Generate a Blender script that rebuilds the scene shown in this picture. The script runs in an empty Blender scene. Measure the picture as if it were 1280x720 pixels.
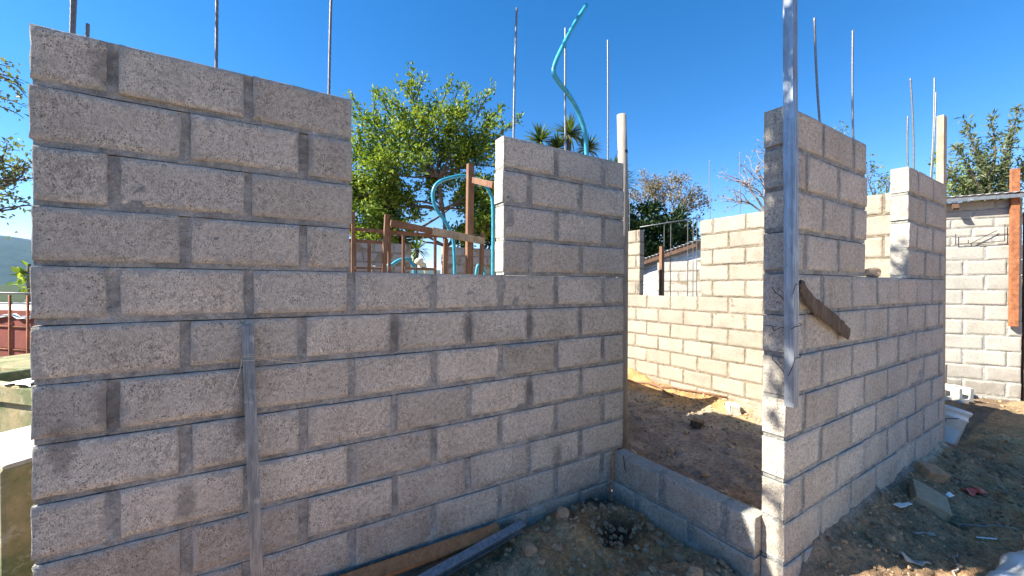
import bpy, bmesh, math, random
import numpy as np
from mathutils import Vector, Matrix, noise as mn
random.seed(7)
rng = np.random.default_rng(7)
R = math.radians
scene = bpy.context.scene
col = scene.collection
V = Vector

# ------------------------------------------------------------------ camera (world: X along the walls, Y into the plot, Z up)
CAM = V((.6659, -1.9491, 1.5378)); FPX = 494.343
yaw, pitch, roll = .5550, -.0062, .0031
fwd = V((math.sin(yaw)*math.cos(pitch), math.cos(yaw)*math.cos(pitch), math.sin(pitch)))
r0 = V((math.cos(yaw), -math.sin(yaw), 0)); u0 = r0.cross(fwd)
RT = r0*math.cos(roll)+u0*math.sin(roll); UP = u0*math.cos(roll)-r0*math.sin(roll)
cd = bpy.data.cameras.new('camera'); cam = bpy.data.objects.new('camera', cd); col.objects.link(cam)
cd.sensor_width = 36; cd.lens = FPX/1280*36; cd.clip_start = .02; cd.clip_end = 30000
m3 = Matrix((RT, UP, -fwd)).transposed()
cam.matrix_world = Matrix.Translation(CAM) @ m3.to_4x4()
scene.camera = cam
def ray(x, y): return fwd+RT*((x-640)/FPX)+UP*((360-y)/FPX)
def at(x, y, d): return CAM+ray(x, y)*d           # point seen at (x, y) of the photo, d metres deep
def atY(x, y, Y): r = ray(x, y); return CAM+r*((Y-CAM.y)/r.y)
def atX(x, y, X): r = ray(x, y); return CAM+r*((X-CAM.x)/r.x)

# ------------------------------------------------------------------ light
SUN = V((-2.47, 1.0, 2.27)).normalized()           # direction towards the sun
sl = bpy.data.lights.new('sun', 'SUN'); sl.energy = 5.0; sl.angle = R(.5); sl.color = (1, .945, .84)
so = bpy.data.objects.new('sun', sl); col.objects.link(so); so.rotation_euler = SUN.to_track_quat('Z', 'Y').to_euler()
so.location = (-8, 4, 9)
w = bpy.data.worlds.new('World'); scene.world = w; w.use_nodes = True
nt = w.node_tree; bg = nt.nodes['Background']
sk = nt.nodes.new('ShaderNodeTexSky'); sk.sky_type = 'NISHITA'; sk.sun_disc = False
sk.sun_elevation = math.asin(SUN.z); sk.sun_rotation = math.atan2(SUN.x, SUN.y)
sk.altitude = 900; sk.air_density = 1.0; sk.dust_density = 0.0; sk.ozone_density = 5.0
hs = nt.nodes.new('ShaderNodeHueSaturation'); hs.inputs['Saturation'].default_value = 1.28; hs.inputs['Value'].default_value = 1.0
nt.links.new(sk.outputs[0], hs.inputs['Color']); tn = nt.nodes.new('ShaderNodeMix'); tn.data_type = 'RGBA'; tn.blend_type = 'MULTIPLY'; tn.inputs[0].default_value = 1; tn.inputs[7].default_value = (1.3, .965, .91, 1); nt.links.new(hs.outputs[0], tn.inputs[6]); nt.links.new(tn.outputs[2], bg.inputs[0]); bg.inputs[1].default_value = .085
vs = scene.view_settings; vs.view_transform = 'Standard'; vs.look = 'None'; vs.exposure = 1.7; vs.gamma = 1; vs.use_curve_mapping = False
scene.cycles.max_bounces = 8; scene.cycles.diffuse_bounces = 5; scene.cycles.transparent_max_bounces = 8

# ------------------------------------------------------------------ materials
class N:
    def __init__(s, name, rough=.9, spec=.3):
        s.m = bpy.data.materials.new(name); s.m.use_nodes = True; s.t = s.m.node_tree; s.b = s.t.nodes['Principled BSDF']
        s.b.inputs['Roughness'].default_value = rough; s.b.inputs['Specular IOR Level'].default_value = spec
        s.tc = s.t.nodes.new('ShaderNodeTexCoord')
    def n(s, ty, **k):
        o = s.t.nodes.new('ShaderNode'+ty)
        for a, b in k.items(): setattr(o, a, b)
        return o
    def l(s, a, b): s.t.links.new(a, b)
    def map(s, scale):
        o = s.n('Mapping'); o.inputs['Scale'].default_value = scale; s.l(s.tc.outputs['Object'], o.inputs[0]); return o.outputs[0]
    def noise(s, scale, det=3, rough=.55, vec=None, dist=0):
        o = s.n('TexNoise'); o.inputs['Scale'].default_value = scale; o.inputs['Detail'].default_value = det
        o.inputs['Roughness'].default_value = rough; o.inputs['Distortion'].default_value = dist
        s.l(vec or s.tc.outputs['Object'], o.inputs['Vector']); return o.outputs['Fac']
    def voro(s, scale, vec=None, out='Distance'):
        o = s.n('TexVoronoi'); o.inputs['Scale'].default_value = scale; s.l(vec or s.tc.outputs['Object'], o.inputs['Vector']); return o.outputs[out]
    def ramp(s, fac, stops, interp='LINEAR'):
        o = s.n('ValToRGB'); o.color_ramp.interpolation = interp
        e = o.color_ramp.elements
        while len(e) < len(stops): e.new(.5)
        for x, (p, c) in zip(e, stops):
            x.position = p; x.color = (c, c, c, 1) if not isinstance(c, tuple) else (*c, 1)
        s.l(fac, o.inputs[0]); return o.outputs[0]
    def mix(s, fac, a, b, mode='MIX'):
        o = s.n('Mix', data_type='RGBA', blend_type=mode)
        for sock, v in ((o.inputs[0], fac), (o.inputs[6], a), (o.inputs[7], b)):
            if isinstance(v, (int, float)): sock.default_value = v
            elif isinstance(v, tuple): sock.default_value = (*v, 1)
            else: s.l(v, sock)
        return o.outputs[2]
    def math(s, op, a, b=0.0, c=None):
        o = s.n('Math', operation=op)
        for sock, v in zip(o.inputs, (a, b, c)):
            if v is None: continue
            if isinstance(v, (int, float)): sock.default_value = v
            else: s.l(v, sock)
        return o.outputs[0]
    def attr(s, name, out='Fac'):
        o = s.n('Attribute', attribute_name=name); return o.outputs[out]
    def bump(s, h, strength=.5, dist=.004):
        o = s.n('Bump'); o.inputs['Strength'].default_value = strength; o.inputs['Distance'].default_value = dist
        s.l(h, o.inputs['Height']); s.l(o.outputs[0], s.b.inputs['Normal']); return o
    def col(s, c):
        if isinstance(c, tuple): s.b.inputs['Base Color'].default_value = (*c, 1)
        else: s.l(c, s.b.inputs['Base Color'])
        return s.m

DAMP = [(1.2, 1.3), (1.6, 1.31), (2.0, 1.3), (.17, 2.31), (.80, 2.13), (.19, 1.10), (.585, .96), (.40, .70), (2.21, .47), (2.0, .90), (.07, .97)]
MORT = (.345, .342, .312)
def damp_mix(n, c, spots):                          # dark wet cement stains round some joints
    if not spots: return c
    w1 = n.n('VectorMath', operation='MULTIPLY'); n.l(n.tc.outputs['Object'], w1.inputs[0]); w1.inputs[1].default_value = (1, 0, .42)
    f = None
    for x, z in spots:
        d = n.n('VectorMath', operation='DISTANCE'); n.l(w1.outputs[0], d.inputs[0]); d.inputs[1].default_value = (x, 0, z*.42)
        q = n.math('ADD', d.outputs['Value'], n.math('MULTIPLY', n.math('SUBTRACT', n.noise(28, 4, .7), .5), .075))
        q = n.ramp(q, [(.018, 1.0), (.046, 0.0)]); f = q if f is None else n.math('MAXIMUM', f, q)
    return n.mix(n.math('MULTIPLY', f, .55), c, (.12, .112, .10))
def m_block(name, tints, mort=MORT, smear=.006, dirt=0.0, speck=1.0, damp=()):
    n = N(name, .95, .15)
    b = n.attr('blk')
    c = n.ramp(b, [(i/(len(tints)-1), t) for i, t in enumerate(tints)])
    big = n.noise(7, 4, .6)
    c = n.mix(1, c, n.ramp(big, [(.25, .80), (.75, 1.16)]), 'MULTIPLY')
    lo = n.noise(2.2, 3, .6)
    c = n.mix(n.ramp(lo, [(.48, 0.0), (.72, .45)]), c, tuple(.74*x for x in tints[0]))
    sp = n.noise(330, 2, .7)
    c = n.mix(1, c, n.ramp(sp, [(.30, 1-.42*speck), (.5, 1.0), (.72, 1+.28*speck)]), 'MULTIPLY')
    c = n.mix(1, c, n.ramp(n.noise(48, 3, .65), [(.34, 1-.24*speck), (.52, 1.0), (.7, 1+.10*speck)]), 'MULTIPLY')
    sv = n.noise(1.0, 3, .7, n.map((290, 290, 105)))
    c = n.mix(1, c, n.ramp(sv, [(.34, 1-.45*speck), (.46, 1.0), (.70, 1+.12*speck)]), 'MULTIPLY')
    c = n.mix(n.ramp(n.noise(4.5, 3, .6), [(.35, .45), (.65, 0.0)]), c, n.mix(1, tints[2], n.ramp(n.noise(60, 3, .7), [(.3, .85), (.7, 1.12)]), 'MULTIPLY'))
    vo = n.voro(95); pm = n.noise(14, 3, .6)
    pit = n.math('MULTIPLY', n.ramp(vo, [(.16, 1.0), (.30, 0.0)]), n.ramp(pm, [(.44, 0.0), (.60, 1.0)]))
    c = n.mix(n.math('MULTIPLY', pit, .72*min(1, speck)), c, tuple(.28*x for x in tints[0]))
    if dirt > 0:
        sx = n.n('SeparateXYZ'); n.l(n.tc.outputs['Object'], sx.inputs[0])
        d = n.math('ADD', sx.outputs[2], n.math('MULTIPLY', n.math('SUBTRACT', n.noise(4, 4, .6), .5), 1.1))
        c = n.mix(n.math('MULTIPLY', n.ramp(d, [(.0, 1.0), (.62, 0.0)]), dirt), c, (.13, .085, .055))
    c = damp_mix(n, c, damp)
    e = n.attr('edge')
    en = n.math('SUBTRACT', e, n.math('MULTIPLY', n.ramp(n.noise(16, 5, .65), [(.48, 0.0), (.72, 1.0)]), .044))
    sm = n.ramp(n.math('MULTIPLY', en, 20), [(0.0, 1.0), (max(.02, smear*20), 0.0)])
    mn_ = n.mix(1, mort, n.ramp(n.noise(120, 3, .7), [(.3, .78), (.7, 1.2)]), 'MULTIPLY')
    c = n.mix(n.math('MULTIPLY', sm, .85), c, damp_mix(n, mn_, damp))
    h = n.math('ADD', n.math('MULTIPLY', sp, .6), n.math('ADD', n.math('MULTIPLY', sv, .5), n.math('MULTIPLY', pit, -.9)))
    n.bump(h, .85, .005)
    return n.col(c)
def m_mortar(name, c0=MORT, damp=()):
    n = N(name, .95, .15)
    c = n.mix(1, c0, n.ramp(n.noise(9, 4, .65), [(.3, .62), (.7, 1.38)]), 'MULTIPLY')
    c = n.mix(1, c, n.ramp(n.noise(42, 4, .7), [(.3, .72), (.7, 1.22)]), 'MULTIPLY')
    sp = n.noise(150, 3, .7)
    c = n.mix(1, c, n.ramp(sp, [(.3, .75), (.7, 1.2)]), 'MULTIPLY')
    c = damp_mix(n, c, damp)
    n.bump(n.math('ADD', sp, n.math('MULTIPLY', n.noise(45, 4, .65), 1.6)), 1.0, .010)
    return n.col(c)
BLK = m_block('gray_brown_block', [(.385, .35, .288), (.535, .49, .405), (.485, .455, .39), (.61, .56, .465), (.505, .445, .36)], dirt=.5, speck=1.5, damp=DAMP)
BLKD = m_block('pumice_block', [(.42, .365, .29), (.54, .48, .39), (.49, .445, .375), (.59, .525, .43), (.51, .43, .34)], dirt=.25, speck=1.5)
BLKB = m_block('buff_block', [(.31, .26, .20), (.36, .31, .24), (.375, .33, .265), (.40, .355, .28), (.35, .275, .215)], mort=(.26, .215, .155), smear=.003, speck=.75)
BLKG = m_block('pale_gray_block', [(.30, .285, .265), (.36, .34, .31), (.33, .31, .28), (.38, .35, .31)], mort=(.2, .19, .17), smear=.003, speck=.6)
BLKE = m_block('whitish_block', [(.40, .375, .32), (.45, .42, .36), (.43, .41, .36), (.47, .43, .35)], mort=(.41, .39, .335), smear=.016, dirt=.5, speck=.7)
MOR = m_mortar('blue_gray_mortar'); MORA = m_mortar('damp_gray_mortar', MORT, DAMP); MORB = m_mortar('buff_mortar', (.27, .225, .165)); MORE = m_mortar('pale_mortar', (.43, .41, .36))

def m_plain(name, c, rough=.8, spec=.3, var=.2, scale=12, bump=.2, metal=0, dist=.003, stretch=None):
    n = N(name, rough, spec)
    v = n.map(stretch) if stretch else None
    f = n.noise(scale, 4, .65, v)
    cc = n.mix(1, c, n.ramp(f, [(.28, 1-var), (.72, 1+var)]), 'MULTIPLY')
    if bump: n.bump(f, bump, dist)
    n.b.inputs['Metallic'].default_value = metal
    return n.col(cc)
def m_galv(name, c, rough=.42):
    n = N(name, rough, .5); n.b.inputs['Metallic'].default_value = .75
    vo = n.voro(38, n.map((1, 1, .5)), 'Color')
    cc = n.mix(1, c, n.ramp(n.math('MULTIPLY', vo, 1.0), [(.2, .92), (.8, 1.08)]), 'MULTIPLY')
    st = n.noise(1, 4, .7, n.map((60, 60, 5)))
    cc = n.mix(1, cc, n.ramp(st, [(.3, .72), (.7, 1.22)]), 'MULTIPLY')
    pa = n.noise(9, 4, .7)
    cc = n.mix(n.ramp(pa, [(.60, 0.0), (.70, .55)]), cc, (.55, .56, .56))
    n.l(n.ramp(st, [(.3, rough+.2), (.7, rough-.06)]), n.b.inputs['Roughness'])
    return n.col(cc)
def m_wood(name, a, b, rough=.8):
    n = N(name, rough, .2)
    g = n.noise(1, 5, .7, n.map((40, 40, 6)), 1.0)
    c = n.mix(n.ramp(g, [(.32, 0.0), (.68, 1.0)]), a, b)
    c = n.mix(n.ramp(n.noise(10, 4, .6), [(.5, 0.0), (.75, .5)]), c, tuple(.45*x for x in a))
    n.bump(g, .6, .004)
    return n.col(c)
def m_leaf(name, tints, trans=.35):
    n = N(name, .55, .35)
    c = n.ramp(n.attr('blk'), [(i/(len(tints)-1), t) for i, t in enumerate(tints)])
    n.col(c)
    tr = n.n('BsdfTranslucent'); n.l(n.mix(1, c, (1.25, 1.2, .55), 'MULTIPLY'), tr.inputs[0])
    mx = n.n('MixShader'); mx.inputs[0].default_value = trans
    n.l(n.b.outputs[0], mx.inputs[1]); n.l(tr.outputs[0], mx.inputs[2])
    n.l(mx.outputs[0], n.t.nodes['Material Output'].inputs[0])
    return n.m
M = dict(
    galv=m_galv('galvanised_steel', (.33, .37, .41), .48), galvd=m_galv('dull_galvanised_steel', (.24, .265, .28), .55),
    rebar=m_plain('steel_bar', (.17, .155, .15), .55, .5, .35, 60, .3, .6), rebarlight=m_plain('pale_steel_bar', (.20, .205, .215), .5, .5, .3, 60, .3, .5),
    rust=m_plain('rusty_steel', (.30, .115, .05), .8, .3, .45, 22, .5), wire=m_plain('black_wire', (.025, .023, .022), .6, .4, .2),
    pipe=m_plain('turquoise_conduit', (.035, .30, .42), .42, .5, .32, 24, .15), pvc=m_plain('white_pvc', (.7, .7, .66), .4, .5, .1),
    brown=m_wood('red_brown_timber', (.17, .085, .05), (.26, .15, .095)), pale=m_wood('pale_timber', (.30, .22, .15), (.46, .37, .27)),
    dark=m_wood('dark_wet_wood', (.25, .105, .042), (.42, .20, .09)), bark=m_wood('old_bark', (.06, .042, .028), (.15, .11, .075)),
    gtim=m_wood('weathered_gray_timber', (.28, .25, .215), (.40, .35, .29)),
    trunk=m_plain('tree_bark', (.13, .105, .085), .95, .1, .4, 18, .6, 0, .02), paletwig=m_plain('pale_branch', (.29, .235, .20), .9, .1, .25, 20, .3),
    stone=m_plain('stone', (.38, .235, .135), .95, .15, .35, 14, .7, 0, .01), stoneg=m_plain('gray_stone', (.40, .29, .195), .95, .15, .35, 14, .7, 0, .01),
    tan=m_plain('tan_stone', (.36, .275, .18), .95, .15, .25, 25, .6, 0, .006),
    white=m_plain('white_plastic', (.72, .72, .68), .45, .4, .12, 9, .1), cream=m_plain('cream_cloth', (.68, .62, .45), .8, .2, .15, 12, .4),
    red=m_plain('red_plastic', (.55, .08, .05), .5, .4, .2, 12, .2), redbrown=m_plain('red_brown_sheet', (.22, .06, .04), .7, .3, .25, 6, .2),
    conc=m_plain('pale_concrete', (.50, .47, .40), .9, .2, .18, 16, .5, 0, .004), black=m_plain('black_plastic', (.02, .02, .02), .5, .4, .2),
    roof=m_plain('zinc_sheet', (.42, .43, .44), .45, .5, .2, 5, .1, .4), roofw=m_plain('white_sheet', (.72, .73, .72), .6, .3, .15, 6, .1),
    label=m_plain('gray_print', (.22, .24, .25), .6, .3, .2), labelg=m_plain('gray_green_print', (.42, .46, .45), .6, .3, .1), bucket=m_plain('dirty_white_bucket', (.66, .65, .60), .45, .4, .14, 14, .15),
    darkwood=m_wood('dark_timber_doorway_shade', (.07, .04, .028), (.12, .07, .045)), grout=m_plain('splashed_mortar', (.44, .41, .35), .9, .2, .2, 30, .6))
def m_moss():
    n = N('mossy_limewash', .92, .2)
    f = n.noise(5, 5, .65); g = n.noise(13, 5, .7)
    c = n.mix(n.ramp(f, [(.36, 0.0), (.62, 1.0)]), (.36, .29, .16), (.16, .18, .085))
    c = n.mix(n.ramp(g, [(.55, 0.0), (.66, .8)]), c, (.44, .39, .27))
    c = n.mix(n.ramp(n.noise(40, 4, .7), [(.60, 0.0), (.72, .8)]), c, (.14, .10, .06))
    n.bump(g, .7, .006); return n.col(c)
M['moss'] = m_moss()
def m_bag():
    n = N('white_sack_plastic', .42, .45)
    wv = n.noise(260, 2, .5); f = n.noise(6, 4, .6)
    c = n.mix(n.ramp(f, [(.5, 0.0), (.75, .6)]), (.66, .69, .66), (.40, .43, .40))
    n.bump(wv, .25, .002); return n.col(c)
M['sack'] = m_bag()
def m_ground():
    n = N('bare_soil', .97, .1)
    v = n.attr('tone', 'Color')
    a = n.noise(3.2, 6, .68); b = n.noise(38, 4, .7); c3 = n.noise(160, 3, .7)
    c = n.mix(1, v, n.ramp(a, [(.3, .62), (.7, 1.42)]), 'MULTIPLY')
    c = n.mix(1, c, n.ramp(b, [(.3, .58), (.55, 1.05), (.75, 1.5)]), 'MULTIPLY')
    c = n.mix(1, c, n.ramp(c3, [(.3, .72), (.7, 1.3)]), 'MULTIPLY')
    p = n.ramp(n.voro(55), [(.10, 1.0), (.17, 0.0)])
    pm = n.math('MULTIPLY', p, n.ramp(n.noise(6, 3, .6), [(.50, 0.0), (.62, .75)]))
    c = n.mix(pm, c, n.mix(1, v, (2.1, 2.1, 2.1), 'MULTIPLY'))
    h = n.math('ADD', n.math('MULTIPLY', b, 1.0), n.math('ADD', n.math('MULTIPLY', c3, .4), n.math('MULTIPLY', pm, .6)))
    n.bump(h, 1.0, .022); return n.col(c)
M['ground'] = m_ground()

# ------------------------------------------------------------------ object helpers
def tag(o, label=None, cat=None, group=None, kind=None):
    for k, v in (('label', label), ('category', cat), ('group', group), ('kind', kind)):
        if v: o[k] = v
    return o
def thing(name, loc, label, cat, group=None):
    o = bpy.data.objects.new(name, None); col.objects.link(o); o.location = loc; o.empty_display_size = .1
    return tag(o, label, cat, group)
class MB:
    def __init__(s): s.v = []; s.f = []; s.mi = []; s.sm = []; s.blk = []
    def add(s, vs, fs, mi=0, smooth=False, blk=.5):
        o = len(s.v); s.v += [tuple(x) for x in vs]
        s.f += [tuple(i+o for i in f) for f in fs]; s.mi += [mi]*len(fs); s.sm += [smooth]*len(fs); s.blk += [blk]*len(fs)
    def box(s, c, size, rot=None, mi=0, bev=0, jit=0):
        bm = bmesh.new(); bmesh.ops.create_cube(bm, size=1)
        bmesh.ops.scale(bm, vec=size, verts=bm.verts)
        if bev: bmesh.ops.bevel(bm, geom=bm.edges[:], offset=bev, segments=2, affect='EDGES', profile=.6)
        m = (rot.to_matrix() if rot is not None and hasattr(rot, 'to_matrix') else (rot or Matrix.Identity(3)))
        vs = [m @ v.co + V(c) + V((random.uniform(-jit, jit), random.uniform(-jit, jit), random.uniform(-jit, jit))) for v in bm.verts]
        bm.verts.index_update()
        s.add(vs, [[v.index for v in f.verts] for f in bm.faces], mi); bm.free(); return s
    def bar(s, p, q, wd, th, up=V((0, 0, 1)), mi=0, bev=.002, jit=0):   # rectangular bar from p to q
        p, q = V(p), V(q); d = q-p; L = d.length; d.normalize()
        x = d.cross(up)
        if x.length < 1e-3: x = d.cross(V((0, 1, 0)))
        x.normalize(); y = x.cross(d)
        return s.box((p+q)/2, (wd, th, L), Matrix((x, y, d)).transposed(), mi, bev, jit)
    def prof(s, p, q, pts, xdir, mi=0):                                    # a closed 2-D outline swept from p to q
        p, q = V(p), V(q); d = (q-p).normalized(); x = V(xdir); x = (x-d*x.dot(d)).normalized(); y = d.cross(x)
        n = len(pts); vs = [p+x*a+y*b for a, b in pts]+[q+x*a+y*b for a, b in pts]
        fs = [(i, (i+1) % n, n+(i+1) % n, n+i) for i in range(n)]+[tuple(range(n-1, -1, -1)), tuple(range(n, 2*n))]
        s.add(vs, fs, mi); return s
    def tube(s, pts, rad, n=8, mi=0, blk=.5):
        pts = [V(p) for p in pts]
        if not hasattr(rad, '__len__'): rad = [rad]*len(pts)
        vs = []; fs = []; prev = None
        for i, p in enumerate(pts):
            d = (pts[min(i+1, len(pts)-1)]-pts[max(i-1, 0)]).normalized()
            x = prev-d*prev.dot(d) if prev is not None else d.orthogonal()
            if x.length < 1e-4: x = d.orthogonal()
            x.normalize(); prev = x; y = d.cross(x)
            for k in range(n):
                a = 2*math.pi*k/n; vs.append(p+(x*math.cos(a)+y*math.sin(a))*rad[i])
        for i in range(len(pts)-1):
            for k in range(n): fs.append((i*n+k, i*n+(k+1) % n, (i+1)*n+(k+1) % n, (i+1)*n+k))
        fs.append(tuple(range(n-1, -1, -1))); fs.append(tuple((len(pts)-1)*n+k for k in range(n)))
        s.add(vs, fs, mi, True, blk); return s
    def build(s, name, mats, parent=None, loc=None):
        loc = V(loc) if loc is not None else (V(parent['_o']) if parent is not None and '_o' in parent else None)
        me = bpy.data.meshes.new(name)
        off = V((0, 0, 0))
        if parent is not None: off = world_loc(parent)
        elif loc is not None: off = loc
        me.from_pydata([(a-off.x, b-off.y, c-off.z) for a, b, c in s.v], [], s.f)
        for m in (mats if isinstance(mats, (list, tuple)) else [mats]): me.materials.append(m)
        me.polygons.foreach_set('material_index', s.mi); me.polygons.foreach_set('use_smooth', s.sm)
        at_ = me.attributes.new('blk', 'FLOAT', 'FACE'); at_.data.foreach_set('value', s.blk)
        me.update()
        o = bpy.data.objects.new(name, me); col.objects.link(o)
        if parent is not None: o.parent = parent
        elif loc is not None: o.location = loc
        return o
def world_loc(o):
    p = V(o.location)
    while o.parent is not None: o = o.parent; p += V(o.location)
    return p
def spline(pts, n=8):                              # Catmull-Rom through the points
    pts = [V(p) for p in pts]; P = [pts[0]*2-pts[1]]+pts+[pts[-1]*2-pts[-2]]; out = []
    for i in range(1, len(P)-2):
        a, b, c, d = P[i-1:i+3]
        for k in range(n):
            t = k/n; out.append(.5*((2*b)+(c-a)*t+(2*a-5*b+4*c-d)*t*t+(3*b-a-3*c+d)*t**3))
    return out+[pts[-1]]

# ------------------------------------------------------------------ block walls
def blockwork(mb, O, du, dn, th, rows, hj=.029, bj=.020, ch=.2, fine=True, recess=.0015):
    """rows: (z_top, [joint positions from one end of a run to the other]) - each block a bevelled solid, mortar behind it"""
    O, du, dn = V(O), V(du), V(dn); up = V((0, 0, 1))
    P = lambda u, d, z: O+du*u+dn*d+up*z
    for zt, runs in rows:
        for J in runs:
            # mortar core of the run
            e = .006; a, b = J[0]+.0075, J[-1]-.0075; zb = zt-ch
            if fine:
                m1, m2 = int((b-a)/.028)+1, 8; sd = random.uniform(0, 50)
                vs = [P(a+(b-a)*i/m1, -recess-.0035+.005*mn.noise(V((a+(b-a)*i/m1, sd, zt+ch*j/m2))*17)+.002*mn.noise(V((a+(b-a)*i/m1, sd, zt+ch*j/m2))*41), zb+(ch-.004)*j/m2) for j in range(m2+1) for i in range(m1+1)]
                mb.add(vs, [(j*(m1+1)+i, j*(m1+1)+i+1, (j+1)*(m1+1)+i+1, (j+1)*(m1+1)+i) for j in range(m2) for i in range(m1)], 1, True)
            recess_ = recess+(.0055 if fine else 0)
            c = [P(a, -recess_, zb), P(b, -recess_, zb), P(b, -th+recess, zb), P(a, -th+recess, zb), P(a, -recess_, zt-.004), P(b, -recess_, zt-.004), P(b, -th+recess, zt-.004), P(a, -th+recess, zt-.004)]
            mb.add(c, [(0, 1, 5, 4), (1, 2, 6, 5), (2, 3, 7, 6), (3, 0, 4, 7), (4, 5, 6, 7), (3, 2, 1, 0)], 1)
            for i in range(len(J)-1):
                l0 = J[i]+random.uniform(-.004, .005) if i == 0 else J[i]+hj/2*random.uniform(.75, 1.3)
                l1 = J[i+1]-random.uniform(-.004, .005) if i == len(J)-2 else J[i+1]-hj/2*random.uniform(.75, 1.3)
                z0 = zt-ch+bj*random.uniform(.85, 1.1); z1 = zt-random.uniform(0, .003)
                rnd = random.random(); dpt = random.uniform(-.002, .0035); tilt = random.uniform(-.003, .003); tz = random.uniform(-.0025, .0025)
                W, H = l1-l0, z1-z0
                nu = max(3, int(W/.075)) if fine else 3; nz = 3 if fine else 2
                us = [0, .006, .028]+[.028+(W-.056)*k/nu for k in range(1, nu)]+[W-.028, W-.006, W]
                zs = [0, .006, .028]+[.028+(H-.056)*k/nz for k in range(1, nz)]+[H-.028, H-.006, H]
                vs = []; ed = []
                for zi, z in enumerate(zs):
                    for ui, u in enumerate(us):
                        per = ui in (0, len(us)-1) or zi in (0, len(zs)-1)
                        d = dpt+tilt*(u/W-.5)*2+tz*(z/H-.5)*2-(.0035 if per else 0)+random.uniform(-.0008, .0008)
                        uu, zz = u, z
                        if per and fine and random.random() < .09: d -= random.uniform(.003, .012)
                        if per and fine:
                            if ui == 0: uu += random.uniform(0, .003)
                            if ui == len(us)-1: uu -= random.uniform(0, .003)
                            if zi == 0: zz += random.uniform(0, .003)
                            if zi == len(zs)-1: zz -= random.uniform(0, .003)
                        vs.append((uu, d, zz)); ed.append(min(u, W-u, z, H-z))
                nU, nZ = len(us), len(zs)
                fs = [(a_*nU+b_, a_*nU+b_+1, (a_+1)*nU+b_+1, (a_+1)*nU+b_) for a_ in range(nZ-1) for b_ in range(nU-1)]
                base = len(mb.v)
                mb.add([P(l0+x, y, z0+z) for x, y, z in vs], fs, 0, True, rnd); mb.edge += ed
                ring = [k for k in range(nU)]+[k*nU+nU-1 for k in range(1, nZ)]+[(nZ-1)*nU+k for k in range(nU-2, -1, -1)]+[k*nU for k in range(nZ-2, 0, -1)]
                n = len(ring); rv = []; re = []
                for lay, d in ((0, None), (1, -.02), (2, -th+.02), (3, -th)):
                    for k in ring:
                        x, y, z = vs[k]; yy = y if d is None else d
                        rv.append(P(l0+x, yy, z0+z)); re.append(min(z, H-z)+.004)
                rf = [(q*n+k, (q+1)*n+k, (q+1)*n+(k+1) % n, q*n+(k+1) % n) for q in range(3) for k in range(n)]+[tuple(3*n+k for k in range(n-1, -1, -1))]
                mb.add(rv, rf, 0, False, rnd); mb.edge += re
class WB(MB):
    def __init__(s): super().__init__(); s.edge = []
    def add(s, vs, fs, mi=0, smooth=False, blk=.5):
        super().add(vs, fs, mi, smooth, blk)
        if mi == 1: s.edge += [.1]*len(vs)
    def build(s, name, mats, parent=None, loc=None):
        o = super().build(name, mats, parent, loc)
        s.edge += [.1]*(len(s.v)-len(s.edge))
        a = o.data.attributes.new('edge', 'FLOAT', 'POINT'); a.data.foreach_set('value', s.edge)
        return o
def jn(a, b, off, pitch=.4):                       # joint list from a to b with inner joints at off + k*pitch
    k = [a]; j = off+pitch*math.ceil((a-off)/pitch)
    while j < b-.06:
        if j > a+.06: k.append(j)
        j += pitch
    return k+[b]
def rebar(root, p, q, r=.0055, mat='rebar', bend=0):
    p, q = V(p), V(q); mb = MB(); n = max(10, int((q-p).length/.025)); pts = []; rd = []
    b = V((random.uniform(-1, 1), random.uniform(-1, 1), 0))*bend
    for i in range(n*2+1):
        t = i/(n*2); pts.append(p.lerp(q, t)+b*math.sin(t*math.pi)); rd.append(r*(1.12 if i % 2 else .92))
    mb.tube(pts, rd, 6); return mb.build('rebar', M[mat], root)

# front wall, left, with the notch for a window
TOP = 2.4
rows = []
for k in range(13):
    zt = TOP-.2*k; off = .2 if k % 2 == 0 else .4
    if k < 4: runs = [jn(0, 1.0+random.uniform(-.004, .004), off), jn(1.815+random.uniform(-.004, .006), 2.8, off)]
    else: runs = [jn(0, 2.8 if k < 10 else 2.695, off)]
    rows.append((zt, runs))
t = thing('block_wall', (0, 0, 0), 'tall shaded gray block wall in front with a window gap and a channel leaning on it', 'wall', 'bare concrete block walls of the unfinished house')
mb = WB(); blockwork(mb, (0, 0, 0), (1, 0, 0), (0, -1, 0), .10, rows); mb.build('blockwork', [BLK, MORA], t)
for a, b in (((.083, .05, 2.36), (.088, .05, 2.95)), ((.086, .055, 2.36), (.112, .055, 2.9)), ((.123, .05, 2.36), (.125, .05, 2.465)), ((.492, .05, 2.36), (.502, .05, 3.3)), ((.909, .05, 2.36), (.929, .05, 3.15)), ((1.912, .05, 2.36), (1.933, .05, 3.192)), ((2.31, .05, 2.36), (2.305, .05, 3.202)), ((2.69, .05, 2.36), (2.684, .05, 3.249))):
    rebar(t, a, b, .0058 if a[0] < 1 else .0066, 'rebar' if a[0] < 1 else 'rebarlight', .004)
pp = [(2.495, .05, 2.3), (2.49, .05, 2.42), (2.475, .05, 2.567), (2.411, .045, 2.685), (2.329, .04, 2.769), (2.243, .04, 2.834), (2.204, .04, 2.879), (2.216, .04, 2.943), (2.274, .04, 3.063), (2.36, .045, 3.22), (2.484, .05, 3.412)]
mb = MB(); mb.tube(spline(pp, 6), .0145, 12); mb.build('conduit', M['pipe'], t)

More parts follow.
